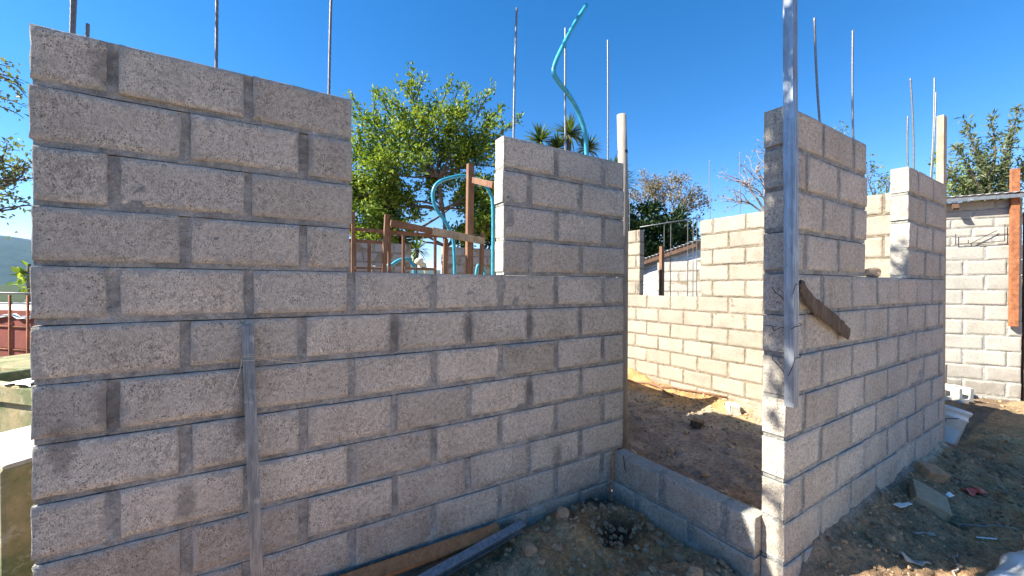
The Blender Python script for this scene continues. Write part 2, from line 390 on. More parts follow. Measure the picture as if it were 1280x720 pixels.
# low threshold wall between the two front walls
t = thing('low_block_wall', (2.697, -.5, 0), 'two course shaded block threshold across the doorway between the front walls', 'wall', 'bare concrete block walls of the unfinished house')
mb = WB()   # along -Y: u runs from the left wall (Y=0) to the pier (Y=-1.04)
blockwork(mb, (2.697, 0.0, 0), (0, -1, 0), (-1, 0, 0), .10, [(.4, [[0.002, .393, .784, .938]]), (.2, [[0.002, .205, .587, .938]]), (0, [[0.002, .393, .784, .938]])], bj=.02)
mb.build('blockwork', [BLK, MOR], t)
mb = MB(); mb.tube(spline([(2.692, -.10, .402), (2.690, -.105, .385), (2.689, -.115, .345), (2.689, -.12, .31)], 4), [.003]*13, 6); mb.build('wire_stub', M['wire'], t)

# front wall, right
rows = []
for k in range(13):
    zt = TOP-.2*k; off = 0 if k % 2 == 0 else .2
    if k < 4: runs = [jn(0, 1.0+random.uniform(-.004, .004), off), jn(1.8+random.uniform(-.006, .004), 2.745, off)]
    else: runs = [jn(0, 2.745, off)]
    rows.append((zt, runs))
t = thing('block_wall', (2.755, -1.04, 0), 'shaded gray block wall at right with a window gap, sunlit on its narrow left end', 'wall', 'bare concrete block walls of the unfinished house')
mb = WB(); blockwork(mb, (2.755, -1.04, 0), (1, 0, 0), (0, -1, 0), .10, rows); mb.build('blockwork', [BLKD, MOR], t)
for a, b in (((3.257, -.99, 2.36), (3.166, -.99, 2.981)), ((3.712, -.99, 2.36), (3.684, -.99, 3.09)), ((4.88, -.99, 2.36), (4.777, -.99, 3.104)), ((4.78, -.985, 2.36), (4.748, -.985, 2.815)), ((5.306, -.99, 2.36), (5.40, -.99, 3.283)), ((5.35, -.985, 2.36), (5.474, -.985, 3.183))):
    rebar(t, a, b, .0055, 'rebarlight', .006)
rk = MB()
bm = bmesh.new(); bmesh.ops.create_icosphere(bm, subdivisions=2, radius=1)
ICO = [v.co.copy() for v in bm.verts], [[v.index for v in f.verts] for f in bm.faces]; bm.free()
bm = bmesh.new(); bmesh.ops.create_icosphere(bm, subdivisions=1, radius=1)
ICO1 = [v.co.copy() for v in bm.verts], [[v.index for v in f.verts] for f in bm.faces]; bm.free()
def stone_into(mb, c, s, seed, ico=ICO, mi=0, smooth=False):
    vs = []; rot = Matrix.Rotation(seed*1.7, 3, 'Z') @ Matrix.Rotation(seed*.9, 3, 'X'); sd = V((seed*3.1, seed*1.3, seed*7.7))
    for v in ico[0]:
        k = 1+.45*mn.noise(v*1.1+sd)+.18*mn.noise(v*2.6+sd)
        q = V(v)*k; q = V((math.copysign(abs(q.x)**.85, q.x), math.copysign(abs(q.y)**.85, q.y), math.copysign(abs(q.z)**.85, q.z)))
        q = rot @ V((q.x*s[0], q.y*s[1], q.z*s[2])); vs.append(q+V(c))
    mb.add(vs, ico[1], mi, smooth, random.random())
# lump of mortar left on the sill of the right wall
mb = MB(); stone_into(mb, (4.03, -.99, 1.63), (.045, .035, .035), 3.3); o = mb.build('mortar_lump', M['stoneg'], None, (4.03, -.99, 1.6)); tag(o, 'gray lump of mortar left on the sill of the right window gap', 'mortar lump')

# sunlit right-hand wall of the house, running back
rows = []
for k in range(13):
    zt = TOP-.2*k; off = .17 if k % 2 == 0 else .375
    z_ = [jn(-.94, 1.165, off, .41), jn(2.155, 6.5, off, .41)] if k < 5 else [jn(-.94, 6.5, off, .41)]
    rows.append((zt, z_))
t = thing('block_wall', (5.5, 1.5, 0), 'long sunlit buff block wall at the back of the room beyond the doorway, with its own window gap', 'wall', 'bare concrete block walls of the unfinished house')
mb = WB(); blockwork(mb, (5.5, 0, 0), (0, 1, 0), (-1, 0, 0), .10, rows, hj=.017, bj=.014); 
mb.build('blockwork', [BLKB, MORB], t)
for a, b in (((5.55, .68, 2.36), (5.55, .685, 3.168)), ((5.55, 1.057, 2.36), (5.55, 1.073, 3.175)), ((5.55, 2.4, 2.36), (5.55, 2.403, 3.025))): rebar(t, a, b, .0045, 'rebarlight', .01)
# far wall of the house, seen through the left window gap
rows = []
for k in range(13):
    zt = TOP-.2*k; off = .1 if k % 2 == 0 else .3
    runs = [jn(-.2, 3.26, off), jn(3.98, 5.5, off)] if k < 11 else [jn(-.2, 5.5, off)]
    rows.append((zt, runs))
t = thing('block_wall', (2.5, 6.4, 0), 'far shaded gray block wall seen low through the left window gap, with a door gap in it', 'wall', 'bare concrete block walls of the unfinished house')
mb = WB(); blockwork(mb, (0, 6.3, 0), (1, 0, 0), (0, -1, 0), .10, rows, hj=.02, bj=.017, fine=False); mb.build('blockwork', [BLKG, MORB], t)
# unseen wall added behind the pier to cast the shadow on the room floor
t = thing('unseen_shade_wall', (2.8, .8, 0), 'unseen block wall added behind the front wall to shade the room floor', 'wall', 'bare concrete block walls of the unfinished house')
mb = WB()
blockwork(mb, (2.72, .1, 0), (0, 1, 0), (-1, 0, 0), .10, [(2.1-.2*k, [jn(0, 1.4, .2*(k % 2))]) for k in range(12)], fine=False)
blockwork(mb, (2.83, 1.4, 0), (1, 0, 0), (0, -1, 0), .10, [(1.55-.2*k, [jn(0, 1.06, .2*(k % 2))]) for k in range(9)], fine=False)
blockwork(mb, (3.9, 1.4, 0), (0, 1, 0), (-1, 0, 0), .10, [(1.2-.2*k, [jn(0, 1.75, .2*(k % 2))]) for k in range(7)], fine=False)
mb.build('blockwork', [BLKD, MOR], t)

# ------------------------------------------------------------------ ground
def fbm(x, y, s, o=4, seed=0): return mn.fractal(V((x*s, y*s, seed)), 1.0, 2.0, o, noise_basis='PERLIN_ORIGINAL')
def sst(a, b, x): t = min(1, max(0, (x-a)/(b-a))); return t*t*(3-2*t)
def gz(x, y):
    if abs(x) > 60 or abs(y) > 60: return 0.0
    z = .055+.03*fbm(x, y, .9, 3)
    inside = sst(2.75, 3.0, x)*sst(-1.1, -.9, y)*sst(5.6, 5.45, x)
    z += .055*inside+.05*inside*sst(4.75, 5.35, x)
    z += .035*fbm(x, y, 4, 4, 3)*(1-.35*inside)
    if -1 < x < 9 and -4 < y < 7: z += (.016+(.016 if (0 < x < 2.7 and -1.2 < y < 0) else .006 if y < -1 else 0))*fbm(x, y, 13, 4, 8)
    # heap of dug soil at the inside corner, with a hollow
    d = math.hypot((x-2.25)/.55, (y+.18)/.30); z += .10*max(0, 1-d*d)*(x < 2.72)
    d = math.hypot((x-2.42)/.22, (y+.30)/.14); z -= .07*max(0, 1-d*d)*(x < 2.72)
    d = math.hypot((x-2.15)/.55, (y+.75)/.28); z += .07*max(0, 1-d*d)*(x < 2.72)
    if 1 < x < 2.7 and -1.2 < y < 0: z += .020*max(0, fbm(x, y, 7, 4, 31))+.012*abs(fbm(x, y, 22, 3, 17))
    # mortar and soil banked against the right wall
    if x > 2.8 and y < -1.0:
        e = -1.04-y; wd = .36+.14*fbm(x, y, 2, 2, 5)
        z += .17*max(0, 1-e/max(.1, wd))**1.2*sst(2.7, 3.3, x)*sst(6.0, 5.4, x)
    # mound beyond the end of the right wall
    d = math.hypot((x-7.6)/1.3, (y+.55)/.9); z += .03*max(0, 1-d*d)
    d = math.hypot((x-6.2)/.7, (y+.45)/.5); z += .08*max(0, 1-d*d)
    # soil banked at the foot of the sunlit wall
    d = math.hypot((x-5.45)/.45, (y-2.6)/.75); z += .12*max(0, 1-d*d)*(x < 5.5)
    return z
def tone(x, y):
    n1 = fbm(x, y, 1.6, 4, 11); n2 = fbm(x, y, 5, 3, 21)
    c = V((.38, .225, .12)) if y > -2.3 else V((.50, .36, .215))  # unseen ground behind the camera set paler to bounce warm light
    mixc = lambda c, d, f: c*(1-f)+V(d)*f
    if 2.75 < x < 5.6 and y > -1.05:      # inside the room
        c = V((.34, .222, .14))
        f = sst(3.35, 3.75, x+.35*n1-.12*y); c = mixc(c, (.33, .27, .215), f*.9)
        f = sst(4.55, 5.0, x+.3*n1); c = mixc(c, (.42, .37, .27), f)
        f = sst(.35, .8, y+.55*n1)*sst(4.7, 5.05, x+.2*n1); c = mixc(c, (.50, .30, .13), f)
    elif y < -1.0 and x > 2.8:
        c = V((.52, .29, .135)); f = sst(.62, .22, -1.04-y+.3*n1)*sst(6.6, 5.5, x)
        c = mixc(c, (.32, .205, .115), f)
        f = sst(7.5, 8.2, x); c = mixc(c, (.42, .30, .17), f)
    elif x < 2.75 and y < .02 and x > 0:
        c = V((.54, .275, .12)) if y > -1.25 else V((.52, .36, .21)); f = sst(.1, .45, n1+.25); c = mixc(c, (.52, .36, .23), f*.6)  # strip nearest the camera, out of view, paler for warm bounce
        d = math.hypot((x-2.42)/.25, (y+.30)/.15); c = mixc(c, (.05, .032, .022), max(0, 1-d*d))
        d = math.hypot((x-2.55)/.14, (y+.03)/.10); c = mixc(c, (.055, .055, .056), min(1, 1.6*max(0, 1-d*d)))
    elif x > 5.6: c = V((.30, .21, .125)) if y > -.6 else V((.22, .155, .10))
    elif x < 0: c = V((.20, .13, .075))
    if max(abs(x), abs(y)) > 25: c = V((.045, .062, .03))
    return c*(1+.18*n2)
def axis(lo, hi, step, far):
    a = list(np.arange(lo, hi+1e-6, step)); s = step; L = [lo]; H = [hi]
    while H[-1] < far: s *= 1.32; H.append(H[-1]+s); L.insert(0, L[0]-s)
    return L[:-1]+a+H[1:]
xs = axis(-.6, 6.8, .031, 6500); ys = axis(-2.6, 3.4, .031, 6500)
vs = [(x, y, gz(x, y)) for y in ys for x in xs]; nx = len(xs)
fs = [(j*nx+i, j*nx+i+1, (j+1)*nx+i+1, (j+1)*nx+i) for j in range(len(ys)-1) for i in range(nx-1)]
me = bpy.data.meshes.new('ground'); me.from_pydata(vs, [], fs)
ca = me.color_attributes.new('tone', 'FLOAT_COLOR', 'POINT')
ca.data.foreach_set('color', [q for (x, y, z) in vs for q in (*tone(x, y), 1)])
me.polygons.foreach_set('use_smooth', [True]*len(fs)); me.materials.append(M['ground'])
o = bpy.data.objects.new('ground', me); col.objects.link(o); tag(o, kind='structure')

# loose gravel and clods: too many to count
mb = MB()
def scatter(n, x0, x1, y0, y1, s0, s1, mi):
    for i in range(n):
        x, y = random.uniform(x0, x1), random.uniform(y0, y1)
        s = s0+(s1-s0)*random.random()**3
        stone_into(mb, (x, y, gz(x, y)+s*.25), (s, s*random.uniform(.6, 1), s*random.uniform(.45, .8)), random.uniform(0, 90), ICO1, mi)
scatter(1700, 1.0, 2.68, -1.15, -.04, .003, .026, 0); scatter(300, 1.2, 2.3, -.7, -.1, .003, .012, 2)
scatter(1000, 2.85, 5.45, -.9, 2.0, .004, .024, 1); scatter(500, 4.5, 5.45, -.9, 1.6, .005, .022, 2)
scatter(1500, 3.0, 6.5, -2.3, -1.06, .003, .017, 0); scatter(500, 3.0, 5.6, -1.5, -1.06, .003, .020, 3); scatter(250, 6, 9, -2.5, 1, .01, .04, 0)
scatter(1500, 3.0, 5.8, -1.9, -1.06, .0025, .012, 2); scatter(1300, 1.0, 2.68, -1.1, -.04, .0025, .011, 0)
scatter(160, -.6, -.02, .1, 2, .005, .03, 2)
o = mb.build('gravel', [M['stone'], M['stoneg'], M['tan'], m_plain('dark_clod', (.20, .135, .088), .95, .1, .3)], None, (3, -1, 0)); tag(o, 'small gravel and clods strewn over the bare dirt', 'gravel', None, 'stuff')

# single stones large enough to count
def stone(x, y, s, mat, lab, sink=.25):
    mb = MB(); stone_into(mb, (x, y, gz(x, y)+s[2]*(1-2*sink)), s, x*7+y*3, ICO); o = mb.build('stone', M[mat], None, (x, y, gz(x, y)))
    return tag(o, lab, 'stone', 'loose stones on the dirt')
LG = 'loose rough stone lying on the bare dirt floor'
for x, y, r in ((1.86, -.21, .055), (2.03, -.12, .04), (2.16, -.12, .06), (2.3, -.06, .04), (1.75, -.42, .03), (2.05, -.55, .035), (2.47, -.13, .035), (2.55, -.62, .05), (2.45, -.78, .06), (2.6, -.50, .045), (2.62, -.38, .035), (2.28, -.95, .05), (1.95, -.8, .04)):
    stone(x, y, (r*.75, r*.6, r*.48), 'stone', 'loose rough stone on the dirt before the left wall and doorway')
for x, y, r in ((3.6, .2, .04), (3.3, .35, .035), (4.1, .4, .03), (3.45, -.2, .035), (3.9, -.35, .03), (4.3, .1, .025), (3.2, .05, .03)):
    stone(x, y, (r, r*.8, r*.6), 'stoneg', 'loose grayish stone on the dirt inside the room beyond the doorway')
for x, y, r in ((3.6, -1.2, .05), (3.8, -1.17, .04), (3.45, -1.35, .035), (4.35, -1.32, .045), (5.0, -1.2, .05), (5.2, -1.35, .04), (4.6, -1.45, .035), (5.4, -1.2, .05), (4.95, -1.55, .03), (3.95, -1.33, .03), (5.7, -1.1, .05), (5.75, -1.35, .04)):
    stone(x, y, (r*.52, r*.36, r*.24), 'stone', 'loose brownish stone along the foot of the right wall')
def slab(x, y, size, rot, mat, name, lab, cat, lift=.0):
    z = gz(x, y)+lift; mb = MB()
    mb.box((x, y, z+size[2]*.45), size, Matrix.Rotation(rot[2], 3, 'Z') @ Matrix.Rotation(rot[0], 3, 'X') @ Matrix.Rotation(rot[1], 3, 'Y'), 0, .008, .006)
    o = mb.build(name, M[mat], None, (x, y, z)); return tag(o, lab, cat)
slab(4.32, -1.20, (.22, .17, .07), (R(24), R(-8), R(20)), 'tan', 'broken_block', 'broken flat chunk of tan block lying against the dark soil bank', 'block chunk', .02)
slab(4.72, -1.13, (.17, .1, .08), (R(18), R(14), R(-30)), 'stone', 'broken_block', 'brownish block fragment behind the flat tan chunk', 'block chunk')
slab(5.10, .50, (.20, .11, .09), (0, 0, R(40)), 'conc', 'broken_block', 'small pale broken block on the sunlit gravel inside the room', 'block chunk')
slab(4.40, .48, (.16, .1, .07), (R(10), R(6), R(20)), 'bark', 'wood_scrap', 'dark charred scrap of wood on gray gravel inside the room', 'wood scrap')
slab(5.28, .20, (.34, .1, .03), (0, 0, R(70)), 'pale', 'wood_scrap', 'pale flat board offcut on sunlit gravel beside the back wall', 'wood scrap')
# long sticks on the sunlit sand
for p, q, lab in (((5.05, 2.2), (5.42, .75), 'long thin stick lying on the sunlit orange sand along the back wall'), ((5.0, 1.2), (5.3, 1.75), 'short dark stick crossing the sunlit orange sand')):
    mb = MB(); n = 9; pts = [(p[0]+(q[0]-p[0])*i/n, p[1]+(q[1]-p[1])*i/n, gz(p[0]+(q[0]-p[0])*i/n, p[1]+(q[1]-p[1])*i/n)+.025) for i in range(n+1)]
    mb.tube(pts, .013, 7); tag(mb.build('stick', M['brown'], None, pts[0]), lab, 'stick')

# ------------------------------------------------------------------ small litter on the right
def crumple(name, mat, x, y, L, W, lab, cat, rz=0, h=.02, seed=1.0, nu=14, nv=8, z=None):
    mb = MB(); vs = []
    c, s = math.cos(rz), math.sin(rz)
    for th in (0, .0025):
        for j in range(nv+1):
            for i in range(nu+1):
                a, b = (i/nu-.5)*L, (j/nv-.5)*W*(1+.35*mn.noise(V((i*.5, seed, 0))))
                X, Y = x+a*c-b*s, y+a*s+b*c
                vs.append((X, Y, (gz(X, Y) if z is None else z)+.006+h*(.5+mn.noise(V((a*18, b*18, seed)))*.9)*(1-.4*abs(2*j/nv-1))+th))
    k = (nu+1)*(nv+1); q = nu+1
    fs = [(j*q+i, (j+1)*q+i, (j+1)*q+i+1, j*q+i+1) for j in range(nv) for i in range(nu)]
    fs += [tuple(k+v for v in reversed(f)) for f in fs]
    rim = [i for i in range(q)]+[j*q+nu for j in range(1, nv+1)]+[nv*q+i for i in range(nu-1, -1, -1)]+[j*q for j in range(nv-1, 0, -1)]
    fs += [(rim[i], rim[(i+1) % len(rim)], k+rim[(i+1) % len(rim)], k+rim[i]) for i in range(len(rim))]
    mb.add(vs, fs, 0, True); return tag(mb.build(name, M[mat], None, (x, y, gz(x, y))), lab, cat)
crumple('plastic_scrap', 'red', 4.93, -1.30, .17, .055, 'crumpled red plastic scrap on the brown dirt', 'plastic scrap', R(-20), .03, 2.2)
crumple('paper_scrap', 'white', 4.62, -1.24, .08, .022, 'small white paper scrap just before the red plastic', 'paper scrap', R(-10), .02, 4.1)
crumple('paper_scrap', 'gtim', 3.90, -1.27, .11, .018, 'narrow pale strip lying below the tan block chunk', 'paper scrap', R(-40), .02, 6.3)
crumple('paper_scrap', 'gtim', 3.52, -1.32, .16, .03, 'grayish torn paper strip near the bottom edge on dark soil', 'paper scrap', R(-25), .02, 7.3)
mb = MB(); z = gz(4.02, -1.15)+.035
mb.box((4.03, -1.165, z), (.07, .022, .004), Matrix.Rotation(R(-15), 3, 'Z'), 0, .001); mb.box((3.97, -1.15, z+.004), (.06, .04, .006), Matrix.Rotation(R(-15), 3, 'Z'), 0, .002)
tag(mb.build('plastic_spoon', M['white'], None, (4.0, -1.16, z)), 'broken white plastic spoon on dark soil beside the right wall', 'spoon')
mb = MB(); mb.tube([(4.16, -1.43, gz(4.16, -1.43)+.012), (4.27, -1.49, gz(4.27, -1.49)+.014)], .004, 8); tag(mb.build('drinking_straw', M['white'], None, (4.2, -1.46, .08)), 'thin white straw lying on the open brown dirt', 'straw')
for i, (x, y, l, a, lab) in enumerate(((4.45, -1.42, .3, -50, 'long thin twig on the dirt beside the white straw'), (5.3, -1.32, .22, 60, 'short twig on the dirt beyond the red scrap'), (3.75, -1.42, .25, 10, 'thin twig on dark soil near the torn paper strip'))):
    mb = MB(); pts = [(x+math.cos(R(a))*l*(k/6-.5), y+math.sin(R(a))*l*(k/6-.5)+.012*math.sin(k*2), gz(x+math.cos(R(a))*l*(k/6-.5), y+math.sin(R(a))*l*(k/6-.5))+.012) for k in range(7)]
    mb.tube(pts, [.005, .0045, .004, .004, .0035, .003, .002], 6); tag(mb.build('twig', M['gtim'], None, pts[3]), lab, 'twig')
# white woven sack filling the bottom right corner
mb = MB(); vs = []; nu, nv = 60, 48
for th in (0, 1):
    for j in range(nv+1):
        for i in range(nu+1):
            a, b = i/nu, j/nv
            X = 3.02+1.45*a+.10*mn.noise(V((b*4, a*2, 2))); Y = -2.55+1.06*b*(1-.07*a)+.06*mn.noise(V((a*5, 3, b)))
            bul = (max(0, 1-(2*a-1)**4)*max(0, 1-(2*b-1)**8))
            wr = .05*mn.noise(V((a*7, b*4, 5)))+.035*mn.noise(V((a*15+b*9, b*6, 9)))+.04*abs(mn.noise(V((a*9-b*5, b*6, 1))))+.02*abs(mn.noise(V((a*18+b*12, b*14, 7))))
            vs.append((X, Y, gz(X, Y)+(.012+bul*(.06+wr*1.1) if th else -.01)))
q = nu+1; k = q*(nv+1)
f0 = [(j*q+i, (j+1)*q+i, (j+1)*q+i+1, j*q+i+1) for j in range(nv) for i in range(nu)]
f1 = [tuple(k+v for v in reversed(f)) for f in f0]
rim = [i for i in range(q)]+[j*q+nu for j in range(1, nv+1)]+[nv*q+i for i in range(nu-1, -1, -1)]+[j*q for j in range(nv-1, 0, -1)]
mb.add(vs, f0+f1+[(rim[i], rim[(i+1) % len(rim)], k+rim[(i+1) % len(rim)], k+rim[i]) for i in range(len(rim))], 0, True)
tag(mb.build('plastic_sack', M['sack'], None, (3.7, -2.0, .06)), 'crumpled white plastic sack lying in the bottom right corner', 'sack')

# ------------------------------------------------------------------ steel channels
def chan(wd, dp, th=.0025, lip=.010): # C section, web along x at y=0, flanges towards +y
    h = wd/2
    return [(-h, 0), (h, 0), (h, dp), (h-lip, dp), (h-lip, dp-th), (h-th, dp-th), (h-th, th), (-h+th, th), (-h+th, dp-th), (-h+lip, dp-th), (-h+lip, dp), (-h, dp)]
def channel(p, q, wd, dp, xdir, mat, name, lab, lips=True):
    t = thing(name, p, lab, 'steel channel', 'galvanised steel channels')
    mb = MB(); mb.prof(p, q, chan(wd, dp), xdir, 0); o = mb.build('channel_body', M[mat], t)
    # rolled ribs along the web and screw heads
    d = (V(q)-V(p)).normalized(); x = V(xdir); x = (x-d*x.dot(d)).normalized(); y = d.cross(x)
    mb = MB()
    for s in (-.22, .22): mb.prof(V(p)+x*wd*s-y*.0008, V(q)+x*wd*s-y*.0008, [(-.002, -.0012), (.002, -.0012), (.003, .0004), (-.003, .0004)], xdir)
    mb.build('rib', M[mat], t)
    return t
p0, p1 = V((.645, -.16, .05)), V((.5995, -.033, 1.373))
lean = channel(p0, p1, .040, .026, (1, 0, 0), 'galvd', 'steel_channel', 'dull galvanised channel leaning upright against the left block wall')
mb = MB()
for dz, s in ((-.125, .001), (-.14, -.001), (-.118, .002)):
    c = p1+(p0-p1).normalized()*abs(dz)
    mb.tube([c+V((-.0225, -.002, 0)), c+V((-.0215, -.0022, .001)), c+V((.0215, -.0022, .001+s)), c+V((.0225, .01, 0)), c+V((.022, .03, 0)), c+V((-.022, .03, 0)), c+V((-.0225, -.002, 0))], .0009, 5)
c = p1+(p0-p1).normalized()*.13
mb.tube(spline([c+V((-.022, -.003, 0)), c+V((-.03, -.006, -.05)), c+V((-.05, -.004, -.115))], 5), .0011, 5)
mb.tube(spline([c+V((.02, -.003, 0)), c+V((.09, .012, -.02)), c+V((.20, .022, -.045)), c+V((.36, .024, -.06))], 6), .0008, 5)
mb.build('twine', M['cream'], lean)
a = atY(748, 232, -.004); b = atY(613, 376, -.006); cc = atY(480, 448, -.008); e = atY(395, 482, -.01)
mb = MB(); mb.tube(spline([a, a.lerp(b, .5)+V((0, 0, -.01)), b, cc, e], 8), .0007, 5); tag(mb.build('string', M['cream'], None, b), 'thin pale string slack across the face of the left block wall', 'string')

cp, cq = V((2.728, -1.100, .985)), V((2.702, -1.086, 3.55))
post = channel(cp, cq, .050, .040, (1, 0, 0), 'galv', 'steel_channel', 'bright galvanised channel standing wired to the corner of the right wall')
for z, sg in ((1.535, 1), (1.345, -1), (1.20, 1)):
    mb = MB(); W_ = [(2.748, -.985, z), (2.735, -1.0, z-.02), (2.73, -1.035, z-.05*(sg > 0)), (2.705, -1.07, z-.065*(sg > 0)-.012), (2.70, -1.09, z-.04*(sg > 0)), (2.696, -1.106, z+.01)]
    W_ += [(2.735, -1.106, z+.012), (2.772, -1.10, z+.016), (2.80, -1.075, z+.02), (2.815, -1.052, z+.024)]
    if sg < 0: W_ = [(2.750, -.955, z)]+W_
    mb.tube(spline(W_, 6), .0016, 6); mb.build('tie_wire', M['wire'], post)
# strip of bark-edged scrap hanging from the tie wire
pts = [(2.83, -1.068, 1.558), (2.92, -1.068, 1.480), (3.08, -1.07, 1.405), (3.25, -1.07, 1.342), (3.36, -1.068, 1.295), (3.43, -1.066, 1.272)]
sp = spline(pts, 5); mb = MB(); vs = []; n = 10
for i, p in enumerate(sp):
    d = (sp[min(i+1, len(sp)-1)]-sp[max(i-1, 0)]).normalized(); nrm = V((0, -1, 0)); sd = d.cross(nrm).normalized()
    s = i/(len(sp)-1); hw = (.026+.014*math.sin(s*math.pi*.9))*(1+.4*mn.noise(V((i*.7, 0, 3)))); ht = .0065+.003*mn.noise(V((i*.9, 7, 1)))
    if i == 0: hw *= .6
    if i == len(sp)-1: hw *= .6; ht *= .7
    for k in range(n):
        a = 2*math.pi*k/n; ca_, sa_ = math.cos(a), math.sin(a); vs.append(p+sd*hw*math.copysign(abs(ca_)**.35, ca_)+nrm*ht*math.copysign(abs(sa_)**.35, sa_)*(1+.5*mn.noise(V((k*2.0, i*.8, 1)))))
fs = [(i*n+k, i*n+(k+1) % n, (i+1)*n+(k+1) % n, (i+1)*n+k) for i in range(len(sp)-1) for k in range(n)]+[tuple(range(n-1, -1, -1)), tuple((len(sp)-1)*n+k for k in range(n))]
mb.add(vs, fs, 0, False); tag(mb.build('wood_scrap', M['bark'], None, pts[0]), 'dark bark edged wood strip hanging slanted from the wire on the right wall', 'wood scrap')
# channel and plank lying on the dirt at the foot of the left wall
g0 = V((.96, -.15, gz(.96, -.15)+.055)); g1 = V((1.90, -.055, gz(1.90, -.055)+.06))
channel(g1, g0, .062, .042, (0, .5, -1), 'galvd', 'steel_channel', 'dull galvanised channel lying on the dirt along the left wall')
mb = MB(); q0 = V((.78, -.05, gz(.8, -.06)+.14)); q1 = V((1.77, -.045, gz(1.77, -.06)+.135))
mb.bar(q0, q1, .07, .04, V((0, -.55, 1)), 0, .006, .003); 
tag(mb.build('wood_plank', M['dark'], None, q0), 'dark wet wooden plank lying between the steel channel and the left wall', 'plank')

# ------------------------------------------------------------------ timber posts beside the walls
mb = MB(); mb.tube([(3.03, .22, .02), (3.03, .22, 1.2), (3.032, .22, 2.3), (3.007, .222, 2.865)], [.041, .040, .038, .036], 14); 
t = thing('timber_post', (3.03, .22, 0), 'round weathered timber post standing behind the right end of the left wall', 'post'); mb.build('post_body', M['gtim'], t)
mb = MB(); mb.tube([(3.024, .2225, 2.565), (3.022, .2225, 2.59)], .0395, 14); mb.build('strap', M['black'], t)
mb = MB(); mb.bar((5.66, -.99, .05), (5.66, -.985, 3.02), .045, .10, V((1, 0, 0)), 0, .003); 
tag(mb.build('timber_board', M['pale'], None, (5.66, -.99, 0)), 'upright sunlit timber board behind the far end of the right wall', 'board')

# ------------------------------------------------------------------ formwork trestle, hoses and pipes behind the left window gap
t = thing('timber_trestle', (1.5, .5, 0), 'rough brown timber trestle standing behind the left window gap', 'trestle')
Yf = .5; g = gz(1.5, .5)
def post_(x0, x1, zt, w, mat='brown', y=Yf): mb = MB(); mb.bar((x0, y, g-.03), (x1, y, zt), w, w*.8, V((0, 1, 0)), 0, .002, .0015); mb.build('post', M[mat], t)
post_(1.085, 1.094, 1.965, .020); post_(1.11, 1.115, 1.83, .014, 'brown', .56); post_(1.19, 1.19, 1.80, .017, 'brown', .53); post_(1.18, 1.289, 1.968, .027); post_(1.30, 1.31, 1.90, .018, 'brown', .53)
post_(1.82, 1.848, 2.366, .044); post_(1.63, 1.69, 1.85, .026, 'brown', .55); post_(1.86, 1.925, 1.90, .024, 'brown', .47); post_(1.397, 1.397, 1.87, .018, 'brown', .53); post_(1.607, 1.607, 1.86, .016, 'brown', .53)
def rail_(p, q, w, h, mat): mb = MB(); mb.bar(p, q, w, h, V((0, 0, 1)), 0, .002, .0015); mb.build('rail', M[mat], t)
rail_((1.06, Yf+.02, 1.868), (1.66, Yf+.02, 1.862), .02, .02, 'brown'); rail_((1.06, Yf+.035, 1.80), (1.31, Yf+.035, 1.80), .02, .018, 'brown')
rail_((1.30, Yf-.03, 1.915), (1.60, Yf-.03, 1.88), .03, .035, 'brown'); rail_((1.56, Yf-.035, 1.885), (1.935, Yf-.035, 1.842), .035, .045, 'pale')
rail_((1.40, Yf+.02, 1.643), (1.61, Yf+.02, 1.643), .015, .015, 'brown'); rail_((1.11, Yf+.03, 1.64), (1.28, Yf+.03, 1.64), .015, .012, 'brown')
rail_((1.86, Yf-.035, 2.25), (1.822, .115, 2.135), .035, .035, 'brown')
def hose(pts, lab, r=.0115, name='hose_loop'):
    mb = MB(); mb.tube(spline(pts, 8), r, 10); return tag(mb.build(name, M['pipe'], None, pts[0]), lab, 'hose', 'turquoise conduit hoses')
hose([(2.14, .7, gz(2.14, .7)), (2.137, .7, .9), (2.135, .7, 1.623), (2.134, .7, 2.13), (2.105, .7, 2.248), (2.023, .7, 2.322), (1.892, .7, 2.338), (1.767, .7, 2.302), (1.683, .7, 2.251), (1.654, .7, 2.174), (1.677, .7, 2.081), (1.768, .7, 1.96), (1.82, .71, 1.80), (1.83, .72, 1.2), (1.83, .72, gz(1.83, .72))], 'large turquoise hose looped high behind the timber trestle', .0125)
hose([(1.30, .7, gz(1.3, .7)), (1.31, .7, 1.2), (1.335, .7, 1.624), (1.372, .7, 1.673), (1.425, .7, 1.707), (1.479, .7, 1.714), (1.512, .7, 1.677), (1.523, .7, 1.612), (1.53, .7, 1.1), (1.53, .7, gz(1.5, .7))], 'small turquoise hose arch low behind the left half of the trestle')
hose([(1.965, .7, gz(1.96, .7)), (1.975, .7, 1.3), (1.999, .7, 1.656), (2.032, .7, 1.671), (2.066, .7, 1.621), (2.08, .7, 1.2), (2.08, .7, gz(2.08, .7))], 'smallest turquoise hose arch at the right foot of the window gap')
for x, z, lab in ((1.665, 1.655, 'thin white pipe with an elbow standing behind the trestle plank'), (1.205, 1.65, 'thin white pipe with an elbow standing behind the slanted trestle post')):
    mb = MB(); mb.tube(spline([(x, .56, gz(x, .56)), (x, .56, z-.3), (x, .56, z-.012), (x+.006, .56, z), (x+.03, .56, z)], 5), .0065, 8); tag(mb.build('pvc_pipe', M['pvc'], None, (x, .56, g)), lab, 'pipe')
mb = MB(); stone_into(mb, (1.50, .53, 1.69), (.027, .022, .026), 2.0, ICO, 0, True); stone_into(mb, (1.52, .53, 1.668), (.018, .018, .022), 5.0, ICO, 0, True); mb.tube([(1.535, .53, 1.68), (1.54, .53, 1.645), (1.545, .53, 1.60)], .011, 8)
tag(mb.build('cloth_bundle', M['cream'], None, (1.51, .53, 1.64)), 'cream coloured cloth bundle resting on the low trestle rail', 'cloth')

